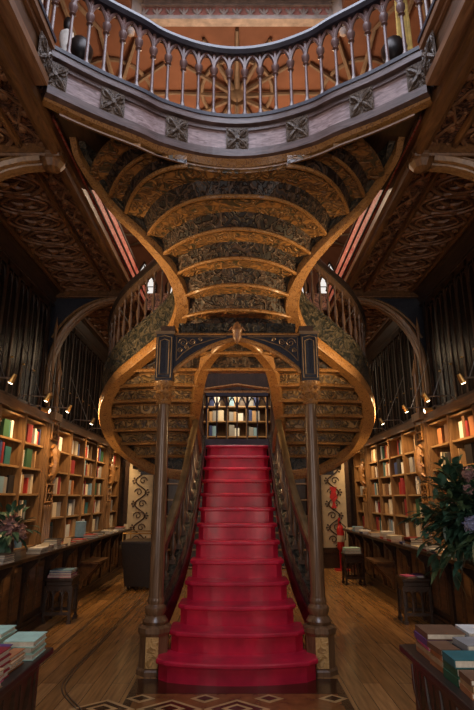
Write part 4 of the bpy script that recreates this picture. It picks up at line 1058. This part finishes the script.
# ------------------------------------------------------------------ flowers
def leaf(mb, base, d, L, W, droop=.3):
    d = Vector(d).normalized(); side = d.cross(Vector((0, 0, 1)))
    if side.length < .1: side = Vector((1, 0, 0))
    side.normalize(); up = side.cross(d)
    pts = []
    for t_, w_ in ((0, .05), (.25, .8), (.5, 1), (.75, .65), (1, .03)):
        c = Vector(base) + d * L * t_ - Vector((0, 0, 1)) * droop * L * t_ * t_
        pts.append((c - side * W * w_ + up * W * .25 * w_, c, c + side * W * w_ + up * W * .25 * w_))
    i = len(mb.v)
    for p in pts:
        for q in p: mb.v.append(tuple(q))
    for k in range(4):
        a = i + 3 * k
        mb.face((a, a + 1, a + 4, a + 3)); mb.face((a + 1, a + 2, a + 5, a + 4))
bq = thing('flower_arrangement', 'large dark leafy flower arrangement on the right counter', 'plant', (2.58, 5.7, .93))
obj('vase', MB().lathe(2.62, 5.7, [(.08, .932), (.12, 1.0), (.13, 1.15), (.08, 1.30), (.10, 1.36)], 16), 'vase', bq, smooth=True)
lf, l2, sm = MB(), MB(), MB()
for k in range(150):
    an = R.uniform(0, 2 * pi); el = R.uniform(-.95, 1.25); L = R.uniform(.34, .84)
    d = Vector((cos(an) * cos(el), sin(an) * cos(el), sin(el)))
    b0 = Vector((2.56, 5.66, 1.36)); tip = b0 + Vector((d.x * L * .85, d.y * L * .85, d.z * L * .85))
    if tip.x > 2.76: tip.x = 2.76 - R.uniform(0, .5)
    mid = (b0 + tip) / 2 + Vector((0, 0, .05)); sm.tube([b0 - Vector((0, 0, .08)), mid, tip], [.006, .005, .003], 4)
    for j in range(12):
        t_ = .25 + .75 * j / 11; p = b0.lerp(tip, t_) + Vector((0, 0, .05 * sin(pi * t_)))
        dd = (tip - b0).normalized() + Vector((R.uniform(-1, 1), R.uniform(-1, 1), R.uniform(-.6, .9)))
        if p.z < 1.08 and p.x > 2.24: continue
        leaf(lf if k % 5 else l2, p, dd, R.uniform(.12, .22), R.uniform(.026, .05))
obj('stems', sm, 'stem', bq); tag(obj('foliage', lf, 'leaf', bq), kind='stuff'); tag(obj('foliage', l2, 'leaf2', bq), 'paler grey-green foliage', kind='stuff')
def bloom(parent, c, r_, mat, label, n=60):
    mb = MB()
    for k in range(n):
        d = Vector((R.gauss(0, 1), R.gauss(0, 1), R.gauss(0, 1))).normalized(); p = Vector(c) + d * r_ * R.uniform(.75, 1)
        leaf(mb, p - d * .02, d + Vector((R.uniform(-.8, .8), R.uniform(-.8, .8), R.uniform(-.8, .8))), r_ * .5, r_ * .22, .1)
    mb.lathe(c[0], c[1], [(.001, c[2] - r_ * .8), (r_ * .6, c[2] - r_ * .5), (r_ * .8, c[2]), (r_ * .6, c[2] + r_ * .5), (.001, c[2] + r_ * .8)], 8)
    tag(obj('bloom', mb, mat, parent), label)
bloom(bq, (2.26, 5.2, 1.36), .08, 'lilac', 'lilac blue flower head')
bloom(bq, (2.44, 5.2, 1.28), .07, 'lilac', 'smaller lilac flower head')
bloom(bq, (2.38, 5.4, 1.84), .08, 'petal', 'dusty brown flower head')
bloom(bq, (2.32, 5.3, 1.68), .06, 'petal', 'pinkish flower head')
bq = thing('flower_arrangement', 'vase of dried pinkish hydrangeas on the left counter', 'plant', (-2.72, 6.35, .93))
obj('vase', MB().lathe(-2.72, 6.35, [(.07, .93), (.10, .98), (.11, 1.06), (.08, 1.14)], 16), 'vase', bq, smooth=True)
for c, r_ in (((-2.66, 6.30, 1.30), .12), ((-2.76, 6.25, 1.24), .11), ((-2.62, 6.5, 1.20), .10), ((-2.74, 6.45, 1.36), .10)): bloom(bq, c, r_, 'petal', 'dried pink hydrangea head', 90)
lf = MB()
for k in range(60):
    d = Vector((R.gauss(-.3, 1), R.gauss(-.4, 1), R.gauss(.5, .8))).normalized(); p = Vector((-2.62, 6.2, 1.25)) + d * R.uniform(.1, .26)
    if p.x < -2.72: continue
    leaf(lf, p, d, R.uniform(.12, .2), .035)
tag(obj('foliage', lf, 'leaf', bq), kind='stuff')
print('books', nb)
